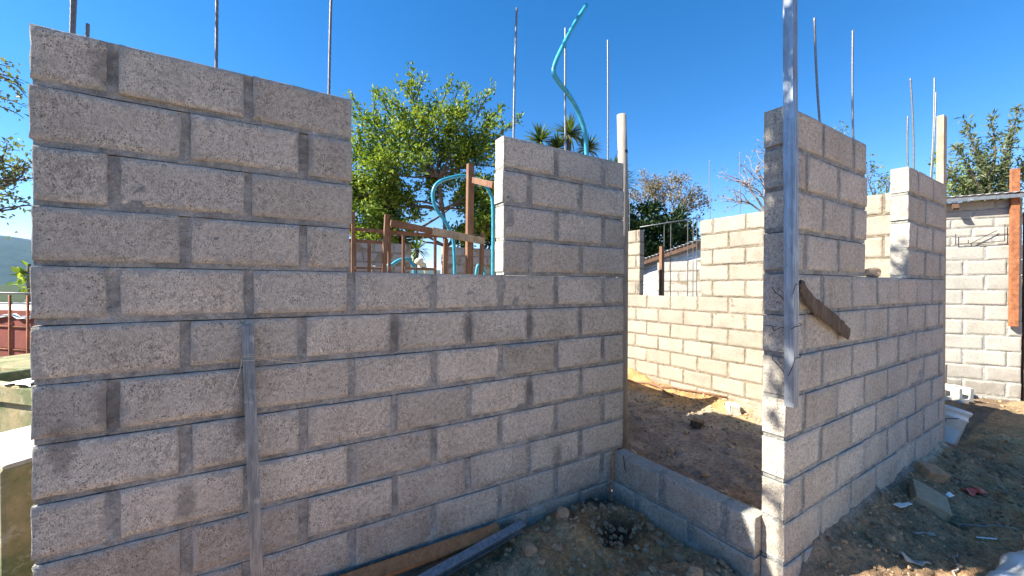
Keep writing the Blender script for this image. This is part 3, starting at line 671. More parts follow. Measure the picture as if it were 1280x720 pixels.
# ------------------------------------------------------------------ beyond the far window: low wall, post, bar fence, lean-to
rows = [(2.02-.2*k, [jn(2.0, 3.40, .1 if k % 2 else .3)]) for k in range(11)]
t = thing('block_wall', (7.5, 2.7, 0), 'low pale block wall standing outside beyond the far window gap', 'wall')
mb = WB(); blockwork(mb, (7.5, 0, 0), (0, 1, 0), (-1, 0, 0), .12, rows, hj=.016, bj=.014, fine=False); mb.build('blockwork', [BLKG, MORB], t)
mb = MB(); mb.bar((6.26, 2.35, 0), (6.266, 2.349, 2.2), .055, .055, V((1, 0, 0)), 0, .003); tag(mb.build('timber_post', M['brown'], None, (6.26, 2.35, 0)), 'short red brown timber post beyond the far window gap', 'post')
t = thing('bar_fence', (6.5, 2.2, 0), 'thin steel bar fence with a slanted top bar beyond the far window gap', 'fence')
pts = [V((5.96, 2.542, 2.518)), V((6.38, 2.28, 2.60)), V((6.82, 2.01, 2.683))]
mb = MB(); mb.tube(pts, .009, 8); mb.build('top_bar', M['rebarlight'], t)
for f in (.40, .51, .79, .88, .94):
    p = pts[0].lerp(pts[2], f); rebar(t, (p.x, p.y, 0), (p.x, p.y, p.z+(.0 if f < .6 else -.02)), .006, 'rebar')
def corrugated(mb, a, b, c, d, n, amp, th=.004, mi=0):     # sheet a-b / d-c with n waves from a to d
    a, b, c, d = map(V, (a, b, c, d)); nr = (b-a).cross(d-a).normalized(); m = n*6; vs = []
    for o in (0, th):
        for i in range(m+1):
            s = i/m; h = nr*(amp*math.sin(s*n*2*math.pi)+o); vs += [a.lerp(d, s)+h, b.lerp(c, s)+h]
    k = 2*(m+1)
    fs = [(2*i, 2*i+1, 2*i+3, 2*i+2) for i in range(m)]; fs += [tuple(k+v for v in reversed(f)) for f in fs]
    fs += [(2*i, 2*i+2, k+2*i+2, k+2*i) for i in range(m)]+[(2*i+1, k+2*i+1, k+2*i+3, 2*i+3) for i in range(m)]
    fs += [(0, k, k+1, 1), (2*m, 2*m+1, k+2*m+1, k+2*m)]
    mb.add(vs, fs, mi, True)
t = thing('lean_to', (8.8, 4.2, 0), 'white corrugated sheet lean to with a slanted roof beyond the far window gap', 'shed')
mb = MB(); corrugated(mb, (8.6, 3.15, .1), (8.6, 5.2, .1), (8.6, 5.2, 2.03), (8.6, 3.15, 2.33), 24, .012); mb.build('sheet_wall', M['roofw'], t)
mb = MB(); corrugated(mb, (8.35, 3.1, 2.50), (10.2, 3.1, 2.55), (10.2, 5.3, 2.05), (8.35, 5.3, 2.0), 22, .012); mb.build('roof', M['roof'], t)
mb = MB(); mb.bar((8.40, 3.12, 2.425), (8.40, 5.28, 1.925), .02, .10, V((0, 0, 1)), 0, .003); mb.build('fascia', M['darkwood'], t)

# ------------------------------------------------------------------ shed at the right
e1, e0 = at(1181, 363, 5.45), at(1278, 363, 5.1); e1.z = e0.z = 0
du = (e1-e0).normalized(); dn = V((0, 0, 1)).cross(du)
if dn.dot(CAM-e0) < 0: dn = -dn
e0 = e0-du*.0
t = thing('shed', e0, 'whitish block shed with a sheet metal roof beyond the right wall', 'shed')
mb = WB(); L = 1.5
zz = 2.09
rowsE = [(2.09-.2*k, [jn(0, L, .13 if k % 2 else .33)]) for k in range(11)]
if du.cross(dn).z > 0: pass
blockwork(mb, e0, du, dn, .14, rowsE, hj=.016, bj=.012)
blockwork(mb, e0, du, dn, .14, [(2.09+.12*(k+1), [jn(0, L, .05 if k % 2 else .25, .40)]) for k in range(5)], hj=.016, bj=.011, ch=.12)
mb.build('blockwork', [BLKE, MORE], t)
mb = MB(); s0 = e0-du*1.6+dn*.16; s1 = e0+du*1.6+dn*.16
corrugated(mb, s0+V((0, 0, 2.745)), s0-dn*2.6+V((0, 0, 3.1)), s1-dn*2.6+V((0, 0, 3.1)), s1+V((0, 0, 2.745)), 40, .005); mb.build('roof', M['roof'], t)
mb = MB(); mb.bar(s0-dn*.03+V((0, 0, 2.702)), s1-dn*.03+V((0, 0, 2.702)), .03, .05, V((0, 0, 1)), 0, .003); mb.build('fascia', M['galvd'], t)
hk = e0+du*.66+dn*.1; mb = MB(); mb.bar(hk+V((0, 0, 2.66)), hk+dn*.05+V((0, 0, 2.58)), .06, .04); mb.build('bracket', M['darkwood'], t)
mb = MB(); c_ = e0-du*.48-dn*.06; mb.box(c_+V((0, 0, 1.25)), (.9, .05, 2.5), Matrix((du, dn, V((0, 0, 1)))).transposed(), 0, .005); mb.build('door', M['darkwood'], t)  # dark panel stands in for the shade inside an open doorway
mb = MB(); c_ = e0-du*1.3-dn*.07; mb.box(c_+V((0, 0, 1.3)), (.7, .14, 2.75), Matrix((du, dn, V((0, 0, 1)))).transposed(), 0, .005); mb.build('door_pier', M['conc'], t)
mb = MB(); c_ = e0+du*.098+dn*.055; mb.bar(c_+V((0, 0, 1.03)), c_+V((0, 0, 3.06)), .075, .05, dn, 0, .004); mb.build('steel_post', M['rust'], t)
mb = MB(); c_ = e0-du*.06+dn*.03; mb.bar(c_+V((0, 0, 1.6)), c_+V((0, 0, 2.95)), .03, .03, dn, 0, .003); mb.build('timber_batten', M['gtim'], t)
mb = MB(); q = e0+dn*.03
for a, b in (((.30, 2.13), (.62, 2.12)), ((.17, 2.14), (.42, 2.12)), ((.17, 2.14), (.17, 2.36)), ((.48, 2.12), (.24, 2.28)), ((.62, 2.12), (.62, 2.26)), ((.50, 2.12), (.50, 2.17))):
    mb.tube([q+du*a[0]+V((0, 0, a[1])), q+du*b[0]+V((0, 0, b[1]))], .004, 6)
mb.build('steel_bars', M['wire'], t)
# two u-blocks on the mound
def ublock(c, rz, lab):
    t_ = MB(); x, h, l, w = .10, .19, .20, .045; R3 = Matrix.Rotation(rz, 3, 'Z') @ Matrix.Rotation(R(90), 3, 'X')
    pts = [(-.1, 0), (.1, 0), (.1, h), (.055, h), (.045, .07), (.03, .055), (-.03, .055), (-.045, .07), (-.055, h), (-.1, h)]
    ax = V((math.cos(rz), math.sin(rz), 0)); d = V((-math.sin(rz), math.cos(rz), 0))
    n = len(pts); vs = [V(c)+ax*a+V((0, 0, b)) for a, b in pts]+[V(c)+d*.34+ax*a+V((0, 0, b)) for a, b in pts]
    t_.add(vs, [(i, (i+1) % n, n+(i+1) % n, n+i) for i in range(n)]+[tuple(range(n-1, -1, -1)), tuple(range(n, 2*n))])
    o = t_.build('channel_block', M['conc'], None, c)
    bv = o.modifiers.new('bevel', 'BEVEL'); bv.width = .006; bv.segments = 2; bv.limit_method = 'ANGLE'
    return tag(o, lab, 'u block', 'white u shaped blocks on the mound')
cA = at(1208, 508, 4.98); cB = at(1187, 506, 5.05)
ublock((cA.x, cA.y, gz(cA.x, cA.y)-.01), R(-28), 'right of the two white u shaped blocks on the mound'); ublock((cB.x, cB.y, gz(cB.x, cB.y)-.005), R(-33), 'left of the two white u shaped blocks, half hidden by the wall end')
sc_ = at(1179, 476, 5.2); mb = MB(); mb.bar((sc_.x, sc_.y, .1), (sc_.x+.02, sc_.y, .52), .09, .05, V((0, 1, 0)), 0, .005); tag(mb.build('timber_board', M['gtim'], None, (sc_.x, sc_.y, .1)), 'short gray board stub standing behind the u shaped blocks', 'board')
# tilted paint bucket beside the end of the right wall
bb = V((5.97, -.90, gz(5.97, -.90)+.0)); ax = V((.27, -.16, .95)).normalized()
t = thing('paint_bucket', bb, 'dirty white paint bucket with a printed label leaning beside the end of the right wall', 'bucket')
sx = ax.orthogonal().normalized(); sy = ax.cross(sx)
def lathe(prof, n=36, smooth=True):
    mb = MB(); vs = [bb+ax*h+(sx*math.cos(2*math.pi*k/n)+sy*math.sin(2*math.pi*k/n))*r for h, r in prof for k in range(n)]
    fs = [(i*n+k, i*n+(k+1) % n, (i+1)*n+(k+1) % n, (i+1)*n+k) for i in range(len(prof)-1) for k in range(n)]
    mb.add(vs, fs, 0, smooth); return mb
lathe([(0, .001), (0, .125), (.28, .145), (.285, .153), (.295, .153), (.30, .146), (.335, .148), (.34, .158), (.37, .160), (.375, .150), (.372, .145), (.02, .12), (.02, .001)]).build('bucket_body', M['bucket'], t)
toC = (CAM-bb); fr = (toC-ax*toC.dot(ax)).normalized(); sd = ax.cross(fr)
def patch(h0, h1, a0, a1, mat, name, lift=.0015):
    mb = MB(); n = 12; vs = []
    for h in (h0, h1):
        r = .125+.02*h/.28+lift
        for k in range(n+1):
            a = R(a0+(a1-a0)*k/n); vs.append(bb+ax*h+(fr*math.cos(a)+sd*math.sin(a))*r)
    mb.add(vs, [(k, k+1, n+2+k, n+1+k) for k in range(n)], 0, True); return mb.build(name, M[mat], t)
patch(.025, .045, -75, 75, 'red', 'label_stripe'); patch(.06, .19, 5, 60, 'labelg', 'label_panel')
for h, a0, a1 in ((.215, -50, -8), (.228, -50, 10), (.10, -45, -15), (.145, -48, -30), (.15, -20, -6)): patch(h, h+.012, a0, a1, 'label', 'label_print')
mb = MB(); mb.tube([bb+ax*.29+(sx*math.cos(a)+sy*math.sin(a))*.157+ax*(-.08*math.sin(max(0, a))) for a in np.linspace(0, math.pi, 14)], .003, 6); mb.build('handle', M['wire'], t)

# ------------------------------------------------------------------ left edge: wash trough, slabs, red tank behind bars
rz = R(-48)
def rbox(mb, c, s, mi=0, bev=.012): mb.box(c, s, Matrix.Rotation(rz, 3, 'Z'), mi, bev, .003)
ux, uy = V((math.cos(rz), math.sin(rz), 0)), V((-math.sin(rz), math.cos(rz), 0))
c0 = V((-.285, .60, 0)); cc = c0-ux*.30+uy*.22
t = thing('concrete_pillar', cc, 'near limewashed mossy concrete pillar at the bottom left edge', 'pillar')
mb = MB(); rbox(mb, cc+V((0, 0, .37)), (.6, .44, .76)); mb.build('pillar_body', M['moss'], t)
mb = MB(); rbox(mb, cc+V((0, 0, .757)), (.59, .43, .02), 0, .006); mb.build('cap', M['grout'], t)
c0 = V((-.46, 1.62, 0)); cc = c0-ux*.55+uy*.35
t = thing('wash_trough', cc, 'mossy concrete wash trough with a thick rim behind the near pillar', 'trough')
mb = MB(); rbox(mb, cc+V((0, 0, .38)), (1.06, .66, .76)); mb.build('basin', M['moss'], t)
mb = MB()
for a, b, s in ((0, -.32, (1.1, .07, .12)), (0, .32, (1.1, .07, .12)), (-.52, 0, (.07, .58, .12)), (.52, 0, (.07, .58, .12))): rbox(mb, cc+ux*a+uy*b+V((0, 0, .82)), s)
mb.build('rim', M['moss'], t)
pb = cc+ux*.42-uy*.3+V((0, 0, .915)); mb = MB(); mb.box(pb, (.16, .05, .05), Matrix.Rotation(R(20), 3, 'Z') @ Matrix.Rotation(R(-14), 3, 'Y'), 0, .006); tag(mb.build('plastic_box', M['black'], None, pb), 'small black plastic box on the rim of the wash trough', 'box')
pb = cc+ux*.3-uy*.30; crumple('plastic_sheet', 'white', pb.x, pb.y, .5, .12, 'crumpled white plastic sheet on the rim of the wash trough', 'plastic sheet', rz, .03, 3.7, 16, 6, .88)
for i, (dz, d, lab) in enumerate(((.66, 2.95, 'lower of two mossy concrete slabs stacked behind the wash trough'), (.80, 3.1, 'upper of two mossy concrete slabs stacked behind the wash trough'))):
    c0 = at(45, 470, d); cc = V((c0.x, c0.y, 0))-ux*.6+uy*.3; mb = MB(); rbox(mb, cc+V((0, 0, dz)), (1.2, .55, .11), 0, .01)
    if i == 0: rbox(mb, cc+V((0, 0, .30)), (1.1, .5, .6), 0, .01)
    tag(mb.build('concrete_slab', M['moss'], None, cc), lab, 'slab')
c0 = at(60, 420, 4.3); cc = V((c0.x, c0.y, 0))-ux*1.0+uy*.5
t = thing('water_tank', cc, 'red brown sheet tank under a pale tarp behind steel bars at the left edge', 'tank')
mb = MB(); rbox(mb, cc+V((0, 0, .62)), (2.0, 1.0, 1.24)); mb.build('tank_body', M['redbrown'], t)
mb = MB(); vs = []
for j in range(9):
    for i in range(21):
        a, b = (i/20-.5)*2.06, (j/8-.5)*1.06; e = max(abs(a)/1.03, abs(b)/.53)
        z = 1.262+.05*mn.noise(V((a*4, b*4, 0)))+.05*(1-e)-(0 if e < .99 else .10+.06*mn.noise(V((a*9, b*9, 4))))
        vs.append(cc+ux*a+uy*b+V((0, 0, z)))
mb.add(vs, [(j*21+i, j*21+i+1, (j+1)*21+i+1, (j+1)*21+i) for j in range(8) for i in range(20)], 0, True); o = mb.build('tarp_cover', M['white'], t); s_ = o.modifiers.new('thick', 'SOLIDIFY'); s_.thickness = .008
c1 = cc+ux*1.05-uy*.65
t = thing('bar_fence', c1, 'rusty steel bar mesh standing in front of the red brown tank', 'fence')
for z in (1.44, 1.33, 1.08, .835, .55): mb = MB(); mb.tube([c1-ux*2.0+V((0, 0, z)), c1+ux*.3+V((0, 0, z))], .010, 7); mb.build('bar', M['rust'] if z < 1.2 else M['rebarlight'], t)
for a in (-.02, -.33, -.66, -1.0, -1.33, -1.66, .25): mb = MB(); mb.tube([c1+ux*a+V((0, 0, 0))-uy*.012, c1+ux*a-uy*.012+V((0, 0, 1.42))], .012, 7); mb.build('bar', M['rust'], t)

# ------------------------------------------------------------------ trees
def leaf_mesh(pos, size, dirs=None, tilt=.7, shape=1.0):
    """pos: list of points; returns an MB of small folded leaves"""
    n = len(pos); P = np.array(pos, float)
    S = np.array(size, float) if hasattr(size, '__len__') else np.full(n, size)
    S = S*rng.uniform(.6, 1.25, n)
    ax = rng.normal(size=(n, 3)) if dirs is None else np.array(dirs, float)+rng.normal(size=(n, 3))*.55
    ax /= np.linalg.norm(ax, axis=1)[:, None]
    up = rng.normal(size=(n, 3))*tilt+np.array([-.3, -.1, 1.0]); sd = np.cross(ax, up); sd /= np.linalg.norm(sd, axis=1)[:, None]+1e-9
    nr = np.cross(sd, ax)
    a = P; b = P+ax*S[:, None]*.5+sd*S[:, None]*.26*shape+nr*S[:, None]*.08; c = P+ax*S[:, None]-nr*S[:, None]*.06; d = P+ax*S[:, None]*.5-sd*S[:, None]*.26*shape+nr*S[:, None]*.08
    vs = np.stack([a, b, c, d], 1).reshape(-1, 3)
    mb = MB(); mb.v = [tuple(v) for v in vs]; k = np.arange(n)*4
    mb.f = [(i, i+1, i+2) for i in k for _ in (0,)]+[(i, i+2, i+3) for i in k]
    bl = list(rng.uniform(0, 1, n)); mb.mi = [0]*(2*n); mb.sm = [False]*(2*n); mb.blk = bl+bl
    return mb
def limb(mb, p, q, r0, r1, wob=.12, n=7, sides=6):
    p, q = V(p), V(q); L = (q-p).length; pts = []; off = V((random.uniform(-9, 9), random.uniform(-9, 9), random.uniform(-9, 9)))
    for i in range(n+1):
        s = i/n; w_ = V((mn.noise(off+V((s*2, 0, 0))), mn.noise(off+V((0, s*2, 5))), mn.noise(off+V((3, 0, s*2)))))*L*wob*math.sin(s*math.pi)
        pts.append(p.lerp(q, s)+w_+V((0, 0, L*.06*math.sin(s*math.pi))))
    mb.tube(pts, [r0+(r1-r0)*(i/n)**.8 for i in range(n+1)], sides); return pts
LEAF = dict(
    bright=m_leaf('bright_leaf', [(.05, .10, .015), (.12, .21, .028), (.22, .31, .04), (.30, .36, .05), (.10, .18, .035)]),
    dark=m_leaf('dark_leaf', [(.010, .028, .008), (.02, .05, .012), (.035, .075, .016), (.012, .03, .01)], .25),
    dusty=m_leaf('dusty_leaf', [(.20, .18, .12), (.26, .20, .16), (.12, .13, .06), (.30, .24, .19)], .3),
    gray=m_leaf('gray_green_leaf', [(.10, .14, .06), (.16, .20, .09), (.22, .25, .13), (.07, .10, .04)], .3),
    blade=m_leaf('yucca_blade', [(.05, .10, .02), (.10, .17, .04), (.16, .22, .06), (.04, .07, .02)], .2))
def tree(name, label, base, clumps, leaf, nleaf, size, r, forks, barkm='trunk', group='trees behind the walls', sprigs=(), lean=(0, 0), branchy=2):
    base = V(base); t = thing(name, base, label, 'tree', group)
    mb = MB(); pos = []; dirs = []
    fz = [base+V((lean[0]*f, lean[1]*f, f)) for f in forks]
    limb(mb, base-V((0, 0, .2)), fz[0], r, r*.75, .06, 8, 10)
    for a, b in zip(fz, fz[1:]): limb(mb, a, b, r*.7, r*.45, .08, 6, 9)
    wts = np.array([c[1]**2 for c in clumps]); wts = wts/wts.sum()
    for (c, rad), wt in zip(clumps, wts):
        c = V(c); f = min(fz, key=lambda q: (q-c).length+(2 if q.z > c.z else 0))
        pts = limb(mb, f, c, r*.38, r*.10, .14, 8, 7)
        for k in range(branchy+int(rad*2.5)):
            d = V(rng.normal(size=3)).normalized(); d.z = abs(d.z)*.7+.1 if random.random() < .7 else d.z
            e = c+d*rad*random.uniform(.65, 1.05); s = pts[random.randint(4, 8)]
            lp = limb(mb, s, e, r*.13, .006, .16, 6, 5)
            for q in lp[2:]:
                for _ in range(max(1, int(nleaf*wt/(branchy+rad*2.5)/5*.5))):
                    pos.append(q+V(rng.normal(size=3))*rad*.13); dirs.append(d)
        m = int(nleaf*wt*.5)
        nd = 5+int(rad*6)
        for q in range(nd):
            sc = c+V(rng.normal(size=3)).normalized()*rad*random.uniform(.3, .95)
            for _ in range(m//nd):
                pos.append(sc+V(rng.normal(size=3))*rad*.17); dirs.append(V(rng.normal(size=3))+(sc-c)/rad)
    for p, q, k in sprigs:
        lp = limb(mb, p, q, .022, .004, .10, 10, 5)
        for i in range(k):
            s = random.random()**.8; j = min(9, int(s*10)); x = lp[j].lerp(lp[j+1], s*10-j)
            pos.append(x+V(rng.normal(size=3))*.05); dirs.append((V(q)-V(p)).normalized()+V(rng.normal(size=3))*.9)
    mb.build('trunk', M[barkm], t)
    if pos:
        leaf_mesh(pos, size, dirs).build('crown', LEAF[leaf], t)
    return t
A_ = lambda x, y, d: at(x, y, d)
# big leafy tree behind the left window
cl = [(A_(*c), r) for c, r in (((470, 165, 10), .8), ((505, 140, 10.2), .75), ((545, 160, 10), .85), ((580, 150, 9.8), .7), ((610, 170, 10), .6), ((460, 215, 10), .85), ((500, 200, 9.7), .9), ((550, 205, 10.1), .8), ((595, 205, 10.1), .8), ((470, 260, 10), .75), ((500, 255, 10.2), .6), ((620, 235, 9.8), .7), ((610, 280, 10), .7), ((650, 215, 10.4), .6), ((455, 290, 9.6), .55), ((400, 200, 10.4), .9), ((420, 250, 10), .8), ((455, 240, 9.8), .7), ((485, 285, 10), .6), ((602, 262, 10), .6), ((575, 290, 10), .35), ((625, 270, 9.9), .6), ((535, 235, 10.2), .5), ((590, 255, 10.2), .45))]
spr = [(A_(520, 150, 10), A_(513, 80, 10), 90), (A_(518, 130, 10), A_(500, 100, 10), 40), (A_(520, 125, 10), A_(533, 93, 10), 50), (A_(550, 140, 9.9), A_(563, 97, 9.9), 80), (A_(548, 140, 10), A_(542, 112, 10), 40), (A_(580, 140, 9.8), A_(585, 107, 9.8), 70), (A_(595, 150, 9.8), A_(615, 107, 9.8), 90), (A_(605, 160, 9.8), A_(629, 133, 9.8), 80), (A_(610, 190, 9.8), A_(650, 148, 9.8), 110), (A_(470, 150, 10), A_(468, 112, 10), 60), (A_(455, 150, 10), A_(437, 117, 10), 60), (A_(485, 140, 10), A_(470, 112, 10), 50), (A_(565, 140, 10), A_(575, 105, 10), 50)]
b0 = A_(572, 363, 10); b0.z = 0
tree('leafy_tree', 'large bright green leafy tree behind the left window gap', b0, cl, 'bright', 31000, .112, .09, [1.6, 2.5, 3.4, 4.2], sprigs=spr, lean=(-.12, .0), branchy=3)
cl = [(A_(*c), r) for c, r in (((450, 250, 11.5), .8), ((480, 275, 11.5), .8), ((455, 295, 11), .6), ((500, 310, 11), .5), ((610, 290, 11.5), .8), ((630, 250, 11.5), .8), ((580, 300, 11), .35), ((640, 300, 11), .7))]
b0 = A_(490, 363, 11.2); b0.z = 0
tree('dark_tree', 'dark evergreen tree low behind the bright leafy tree', b0, cl, 'dark', 11000, .14, .12, [1.2, 2.0, 2.8])
# yucca heads above the pier
def yucca(heads, base, label, L=.55, nb=120, name='yucca'):
    t = thing(name, base, label, 'tree', 'trees behind the walls'); mb = MB(); lb = MB()
    root = V(base)
    for i, (h, r) in enumerate(heads):
        limb(mb, root+V((0, 0, .0 if i == 0 else 1.2)), h, .11, .06, .06, 8, 9)
        for k in range(nb):
            d = V(rng.normal(size=3)).normalized(); d.z = d.z*.75+.25; d.normalize(); l = L*r*random.uniform(.75, 1.1)
            sd = d.cross(V((0, 0, 1))); sd = sd.normalized() if sd.length > .05 else V((1, 0, 0)); w_ = .024*r
            p0 = V(h)+d*.04; p1 = p0+d*l*.5; p2 = p0+d*l-V((0, 0, l*.16*(1-d.z)))
            nn = sd.cross(d)*.006
            lb.add([p0-sd*w_*.7, p0+sd*w_*.7, p1+sd*w_+nn, p1-sd*w_+nn, p2], [(0, 1, 2, 3), (3, 2, 4)], 0, False, random.random())
    mb.build('trunk', M['trunk'], t); lb.build('crown', LEAF['blade'], t); return t
b0 = A_(700, 363, 10.8); b0.z = 0
yucca([(A_(675, 176, 10.8), 1.0), (A_(712, 168, 10.8), 1.05), (A_(697, 186, 10.9), .9), (A_(735, 186, 11), .9)], b0, 'spiky yucca with several heads showing above the pier of the left wall', .50)
b0 = A_(778, 363, 9.8); b0.z = 0
yucca([(A_(772, 232, 9.8), 1.0), (A_(768, 215, 9.9), .8)], b0, 'spiky yucca showing just right of the round timber post', .6)
b0 = A_(512, 363, 10.2); b0.z = 0
yucca([(A_(521, 312, 8.9), .75)], A_(515, 420, 8.9)*1, 'small spiky yucca low in the far door gap', .55, 70)
# dark bushes beyond the far window
cl = [(A_(*c), r) for c, r in (((800, 290, 11), .7), ((830, 298, 11), .8), ((860, 304, 11.2), .65), ((812, 272, 11.2), .5), ((845, 282, 11.3), .5), ((790, 315, 11), .6), ((825, 320, 11), .6), ((870, 320, 11.6), .6), ((780, 270, 11), .5))]
b0 = A_(825, 363, 11); b0.z = 0
tree('dark_tree', 'dense dark evergreen tree beyond the far window gap', b0, cl, 'dark', 7500, .15, .11, [1.2, 1.8, 2.4])
cl = [(A_(*c), r) for c, r in (((800, 250, 13.5), .7), ((830, 242, 13.5), .8), ((855, 245, 13.5), .6), ((845, 228, 13.5), .5), ((870, 258, 13.8), .6), ((810, 228, 13.5), .45))]
b0 = A_(835, 363, 13.5); b0.z = 0
tree('dry_tree', 'pinkish half bare tree rising over the dark evergreen beyond the far window gap', b0, cl, 'dusty', 4600, .085, .10, [1.6, 2.4, 3.0], 'paletwig', branchy=9)
cl = [(A_(*c), r) for c, r in (((925, 225, 12), .7), ((945, 210, 12), .7), ((950, 240, 12), .6), ((965, 190, 12), .6), ((915, 250, 12), .5), ((985, 220, 12), .7))]
b0 = A_(962, 363, 12); b0.z = 0
tree('bare_tree', 'bare pale branched tree above the sunlit back wall', b0, cl, 'dusty', 420, .08, .11, [2.0, 3.0, 3.6], 'paletwig', branchy=10)
cl = [(A_(*c), r) for c, r in (((1088, 215, 14), .5), ((1095, 240, 14), .5), ((1115, 225, 14), .5), ((1045, 200, 14), .5), ((1050, 165, 14), .35))]
b0 = A_(1085, 363, 14); b0.z = 0
tree('sparse_tree', 'sparse leafy tree just showing behind the right window gap', b0, cl, 'gray', 700, .11, .09, [2.2, 3.2], branchy=4)
# plumed tree over the shed
def plumes(base, tips, label, bend=.25):
    t = thing('plume_tree', base, label, 'tree', 'trees behind the walls'); mb = MB(); pos = []; dirs = []; sz = []
    hub = V(base)+V((0, 0, 3.0)); limb(mb, base, hub, .16, .12, .05, 8, 9)
    for tp, nl in tips:
        tp = V(tp); mid = hub.lerp(tp, .55)+V((0, 0, .10))
        st = hub+V((random.uniform(-.25, .25), random.uniform(-.25, .25), random.uniform(-.2, .3)))
        pts = spline([st, mid, tp], 10); mb.tube(pts, [.045-.038*i/(len(pts)-1) for i in range(len(pts))], 6)
        for _ in range(nl):
            s = random.random()**.75; i = min(len(pts)-2, int(s*(len(pts)-1))); p = pts[i].lerp(pts[i+1], random.random())
            pos.append(p+V(rng.normal(size=3))*(.09*(1-s)+.03)); d = (pts[i+1]-pts[i]).normalized()
            dirs.append(d*.6+V(rng.normal(size=3))*.7); sz.append(.15)
    mb.build('trunk', M['trunk'], t); leaf_mesh(pos, sz, dirs, .6, .5).build('crown', LEAF['gray'], t)
b0 = A_(1245, 363, 9.5); b0.z = 0
plumes(b0, [(A_(x, y, 9.5+dz), n) for x, y, dz, n in ((1207, 150, 0, 230), (1220, 178, .3, 200), (1240, 145, 0, 260), (1273, 132, .2, 260), (1195, 182, 0, 200), (1262, 165, -.3, 240), (1185, 215, .2, 190), (1300, 160, 0, 240), (1230, 195, -.2, 260), (1210, 215, .3, 240), (1290, 200, 0, 240), (1255, 205, -.2, 240), (1190, 235, .4, 180), (1225, 228, .2, 220))], 'gray green plumed tree standing behind the shed roof')
cl = [(A_(*c), r) for c, r in (((1190, 225, 12), .6), ((1205, 238, 12), .5), ((1220, 232, 11.5), .5), ((1185, 200, 12), .4))]
b0 = A_(1195, 363, 12); b0.z = 0
tree('leafy_tree', 'small green tree low behind the shed roof beside the upright board', b0, cl, 'bright', 900, .13, .08, [2.4, 3.2], branchy=5)
# trees at the left edge
cl = [(A_(*c), r) for c, r in (((5, 205, 6.5), .5), ((22, 225, 6.5), .4), ((-15, 235, 6.4), .5), ((12, 262, 6.6), .35), ((30, 215, 6.8), .35), ((-35, 190, 6.4), .6))]
spr = [(A_(-30, 110, 6.3), A_(34, 135, 6.3), 30), (A_(-30, 90, 6.3), A_(30, 105, 6.3), 40), (A_(-40, 85, 6.3), A_(18, 84, 6.3), 40), (A_(-30, 120, 6.3), A_(30, 148, 6.3), 20), (A_(0, 95, 6.3), A_(34, 122, 6.3), 40)]
b0 = A_(-70, 363, 6.5); b0.z = 0
tree('leafy_tree', 'leafy tree with bare upper twigs at the left edge behind the front wall', b0, cl, 'gray', 1000, .085, .13, [1.9, 2.6, 3.6], sprigs=spr, branchy=5)
t = thing('sapling', A_(34, 372, 5.2), 'thin sapling with a few broad leaves beside the edge of the left wall', 'sapling', 'trees behind the walls')
mb = MB(); b_ = V(t.location); b_.z = 0; limb(mb, b_, A_(36, 330, 5.2), .045, .02, .05, 7, 7); mb.build('trunk', M['trunk'], t)
leaf_mesh([A_(random.uniform(18, 36), random.uniform(333, 362), 5.15) for _ in range(26)], .12).build('crown', LEAF['bright'], t)
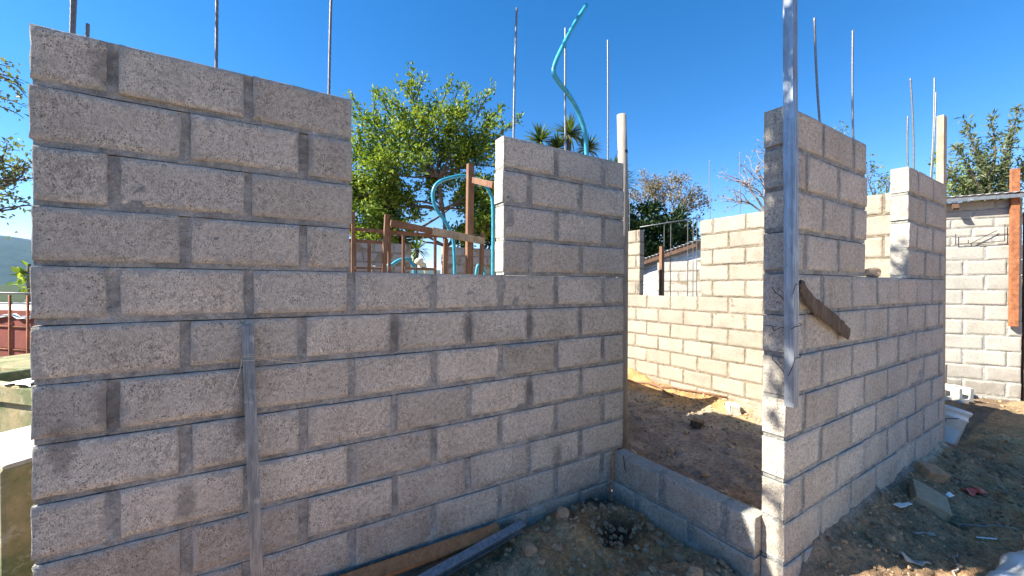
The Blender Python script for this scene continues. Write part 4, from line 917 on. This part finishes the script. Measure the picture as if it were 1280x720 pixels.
# unseen tree added at left, its twigs placed to throw spotted shade on the right wall's end
def shade_point(p, s): return V(p)+SUN*s
b0 = V((-1.0, -1.5, 0))
cl = [(shade_point((4.5, -1.9, .1), 7), .55), (shade_point((5.0, -1.9, .1), 7.3), .7), (shade_point((5.4, -1.9, .1), 7.6), .7)]  # clumps set along sun rays to shade the ground by the right wall
sp0 = shade_point((2.85, -1.5, 1.6), 6)
tree('leafy_tree', 'tall unseen leafy tree added left of the house to cast shade', b0, cl, 'dark', 4200, .11, .10, [2.6, 3.2, 3.8], branchy=4,
     sprigs=[(sp0, shade_point((2.755, -.95, 1.80), 6.2), 4), (sp0, shade_point((2.755, -.97, 2.40), 6.4), 12), (shade_point((2.76, -.90, 1.9), 6.3), shade_point((2.755, -1.02, 2.30), 6.3), 12),
             (shade_point((2.9, -1.5, .5), 5.6), shade_point((2.697, -.56, .37), 5.4), 20), (shade_point((2.697, -.75, .5), 5.5), shade_point((2.697, -.62, .25), 5.4), 130), (shade_point((2.697, -.72, .35), 5.5), shade_point((2.697, -.54, .42), 5.4), 130)])  # dense sprigs added to block a sun patch on the threshold

# ------------------------------------------------------------------ far hills
mb = MB(); nh, nr = 60, 6; vs = []
for j in range(nr+1):
    for i in range(nh+1):
        a = R(-95+150*i/nh); d = 4200+j*420
        ridge = (440-200*sst(-40, 30, math.degrees(a)))*(1+.28*mn.noise(V((i*.22, 0, 4)))+.10*mn.noise(V((i*.7, 2, 4))))
        z = -20+ridge*math.sin(min(1, j/4)*math.pi/2)*(1 if j < 5 else .8)+25*mn.noise(V((i*.8, j*.9, 2)))*(j > 0)
        vs.append((d*math.sin(a), d*math.cos(a), z))
mb.add(vs, [(j*(nh+1)+i, j*(nh+1)+i+1, (j+1)*(nh+1)+i+1, (j+1)*(nh+1)+i) for j in range(nr) for i in range(nh)], 0, True)
o = mb.build('hills', m_plain('forested_hill', (.05, .075, .04), .95, .1, .35, .01, 0)); tag(o, kind='structure')

# ------------------------------------------------------------------ air
hz = MB(); zt = max(v[2] for v in vs)+60; B_ = xs[-1]+40
hz.box(((xs[0]+xs[-1])/2, (ys[0]+ys[-1])/2, (zt-60)/2), (xs[-1]-xs[0]+80, ys[-1]-ys[0]+80, zt+60))
hm = bpy.data.materials.new('haze_air'); hm.use_nodes = True; ht = hm.node_tree; ht.nodes.clear()
vo = ht.nodes.new('ShaderNodeVolumePrincipled'); vo.inputs['Color'].default_value = (.16, .44, 1, 1); vo.inputs['Density'].default_value = 3e-5; vo.inputs['Anisotropy'].default_value = .2
ou = ht.nodes.new('ShaderNodeOutputMaterial'); ht.links.new(vo.outputs[0], ou.inputs['Volume'])
o = hz.build('haze', hm); tag(o, kind='stuff')
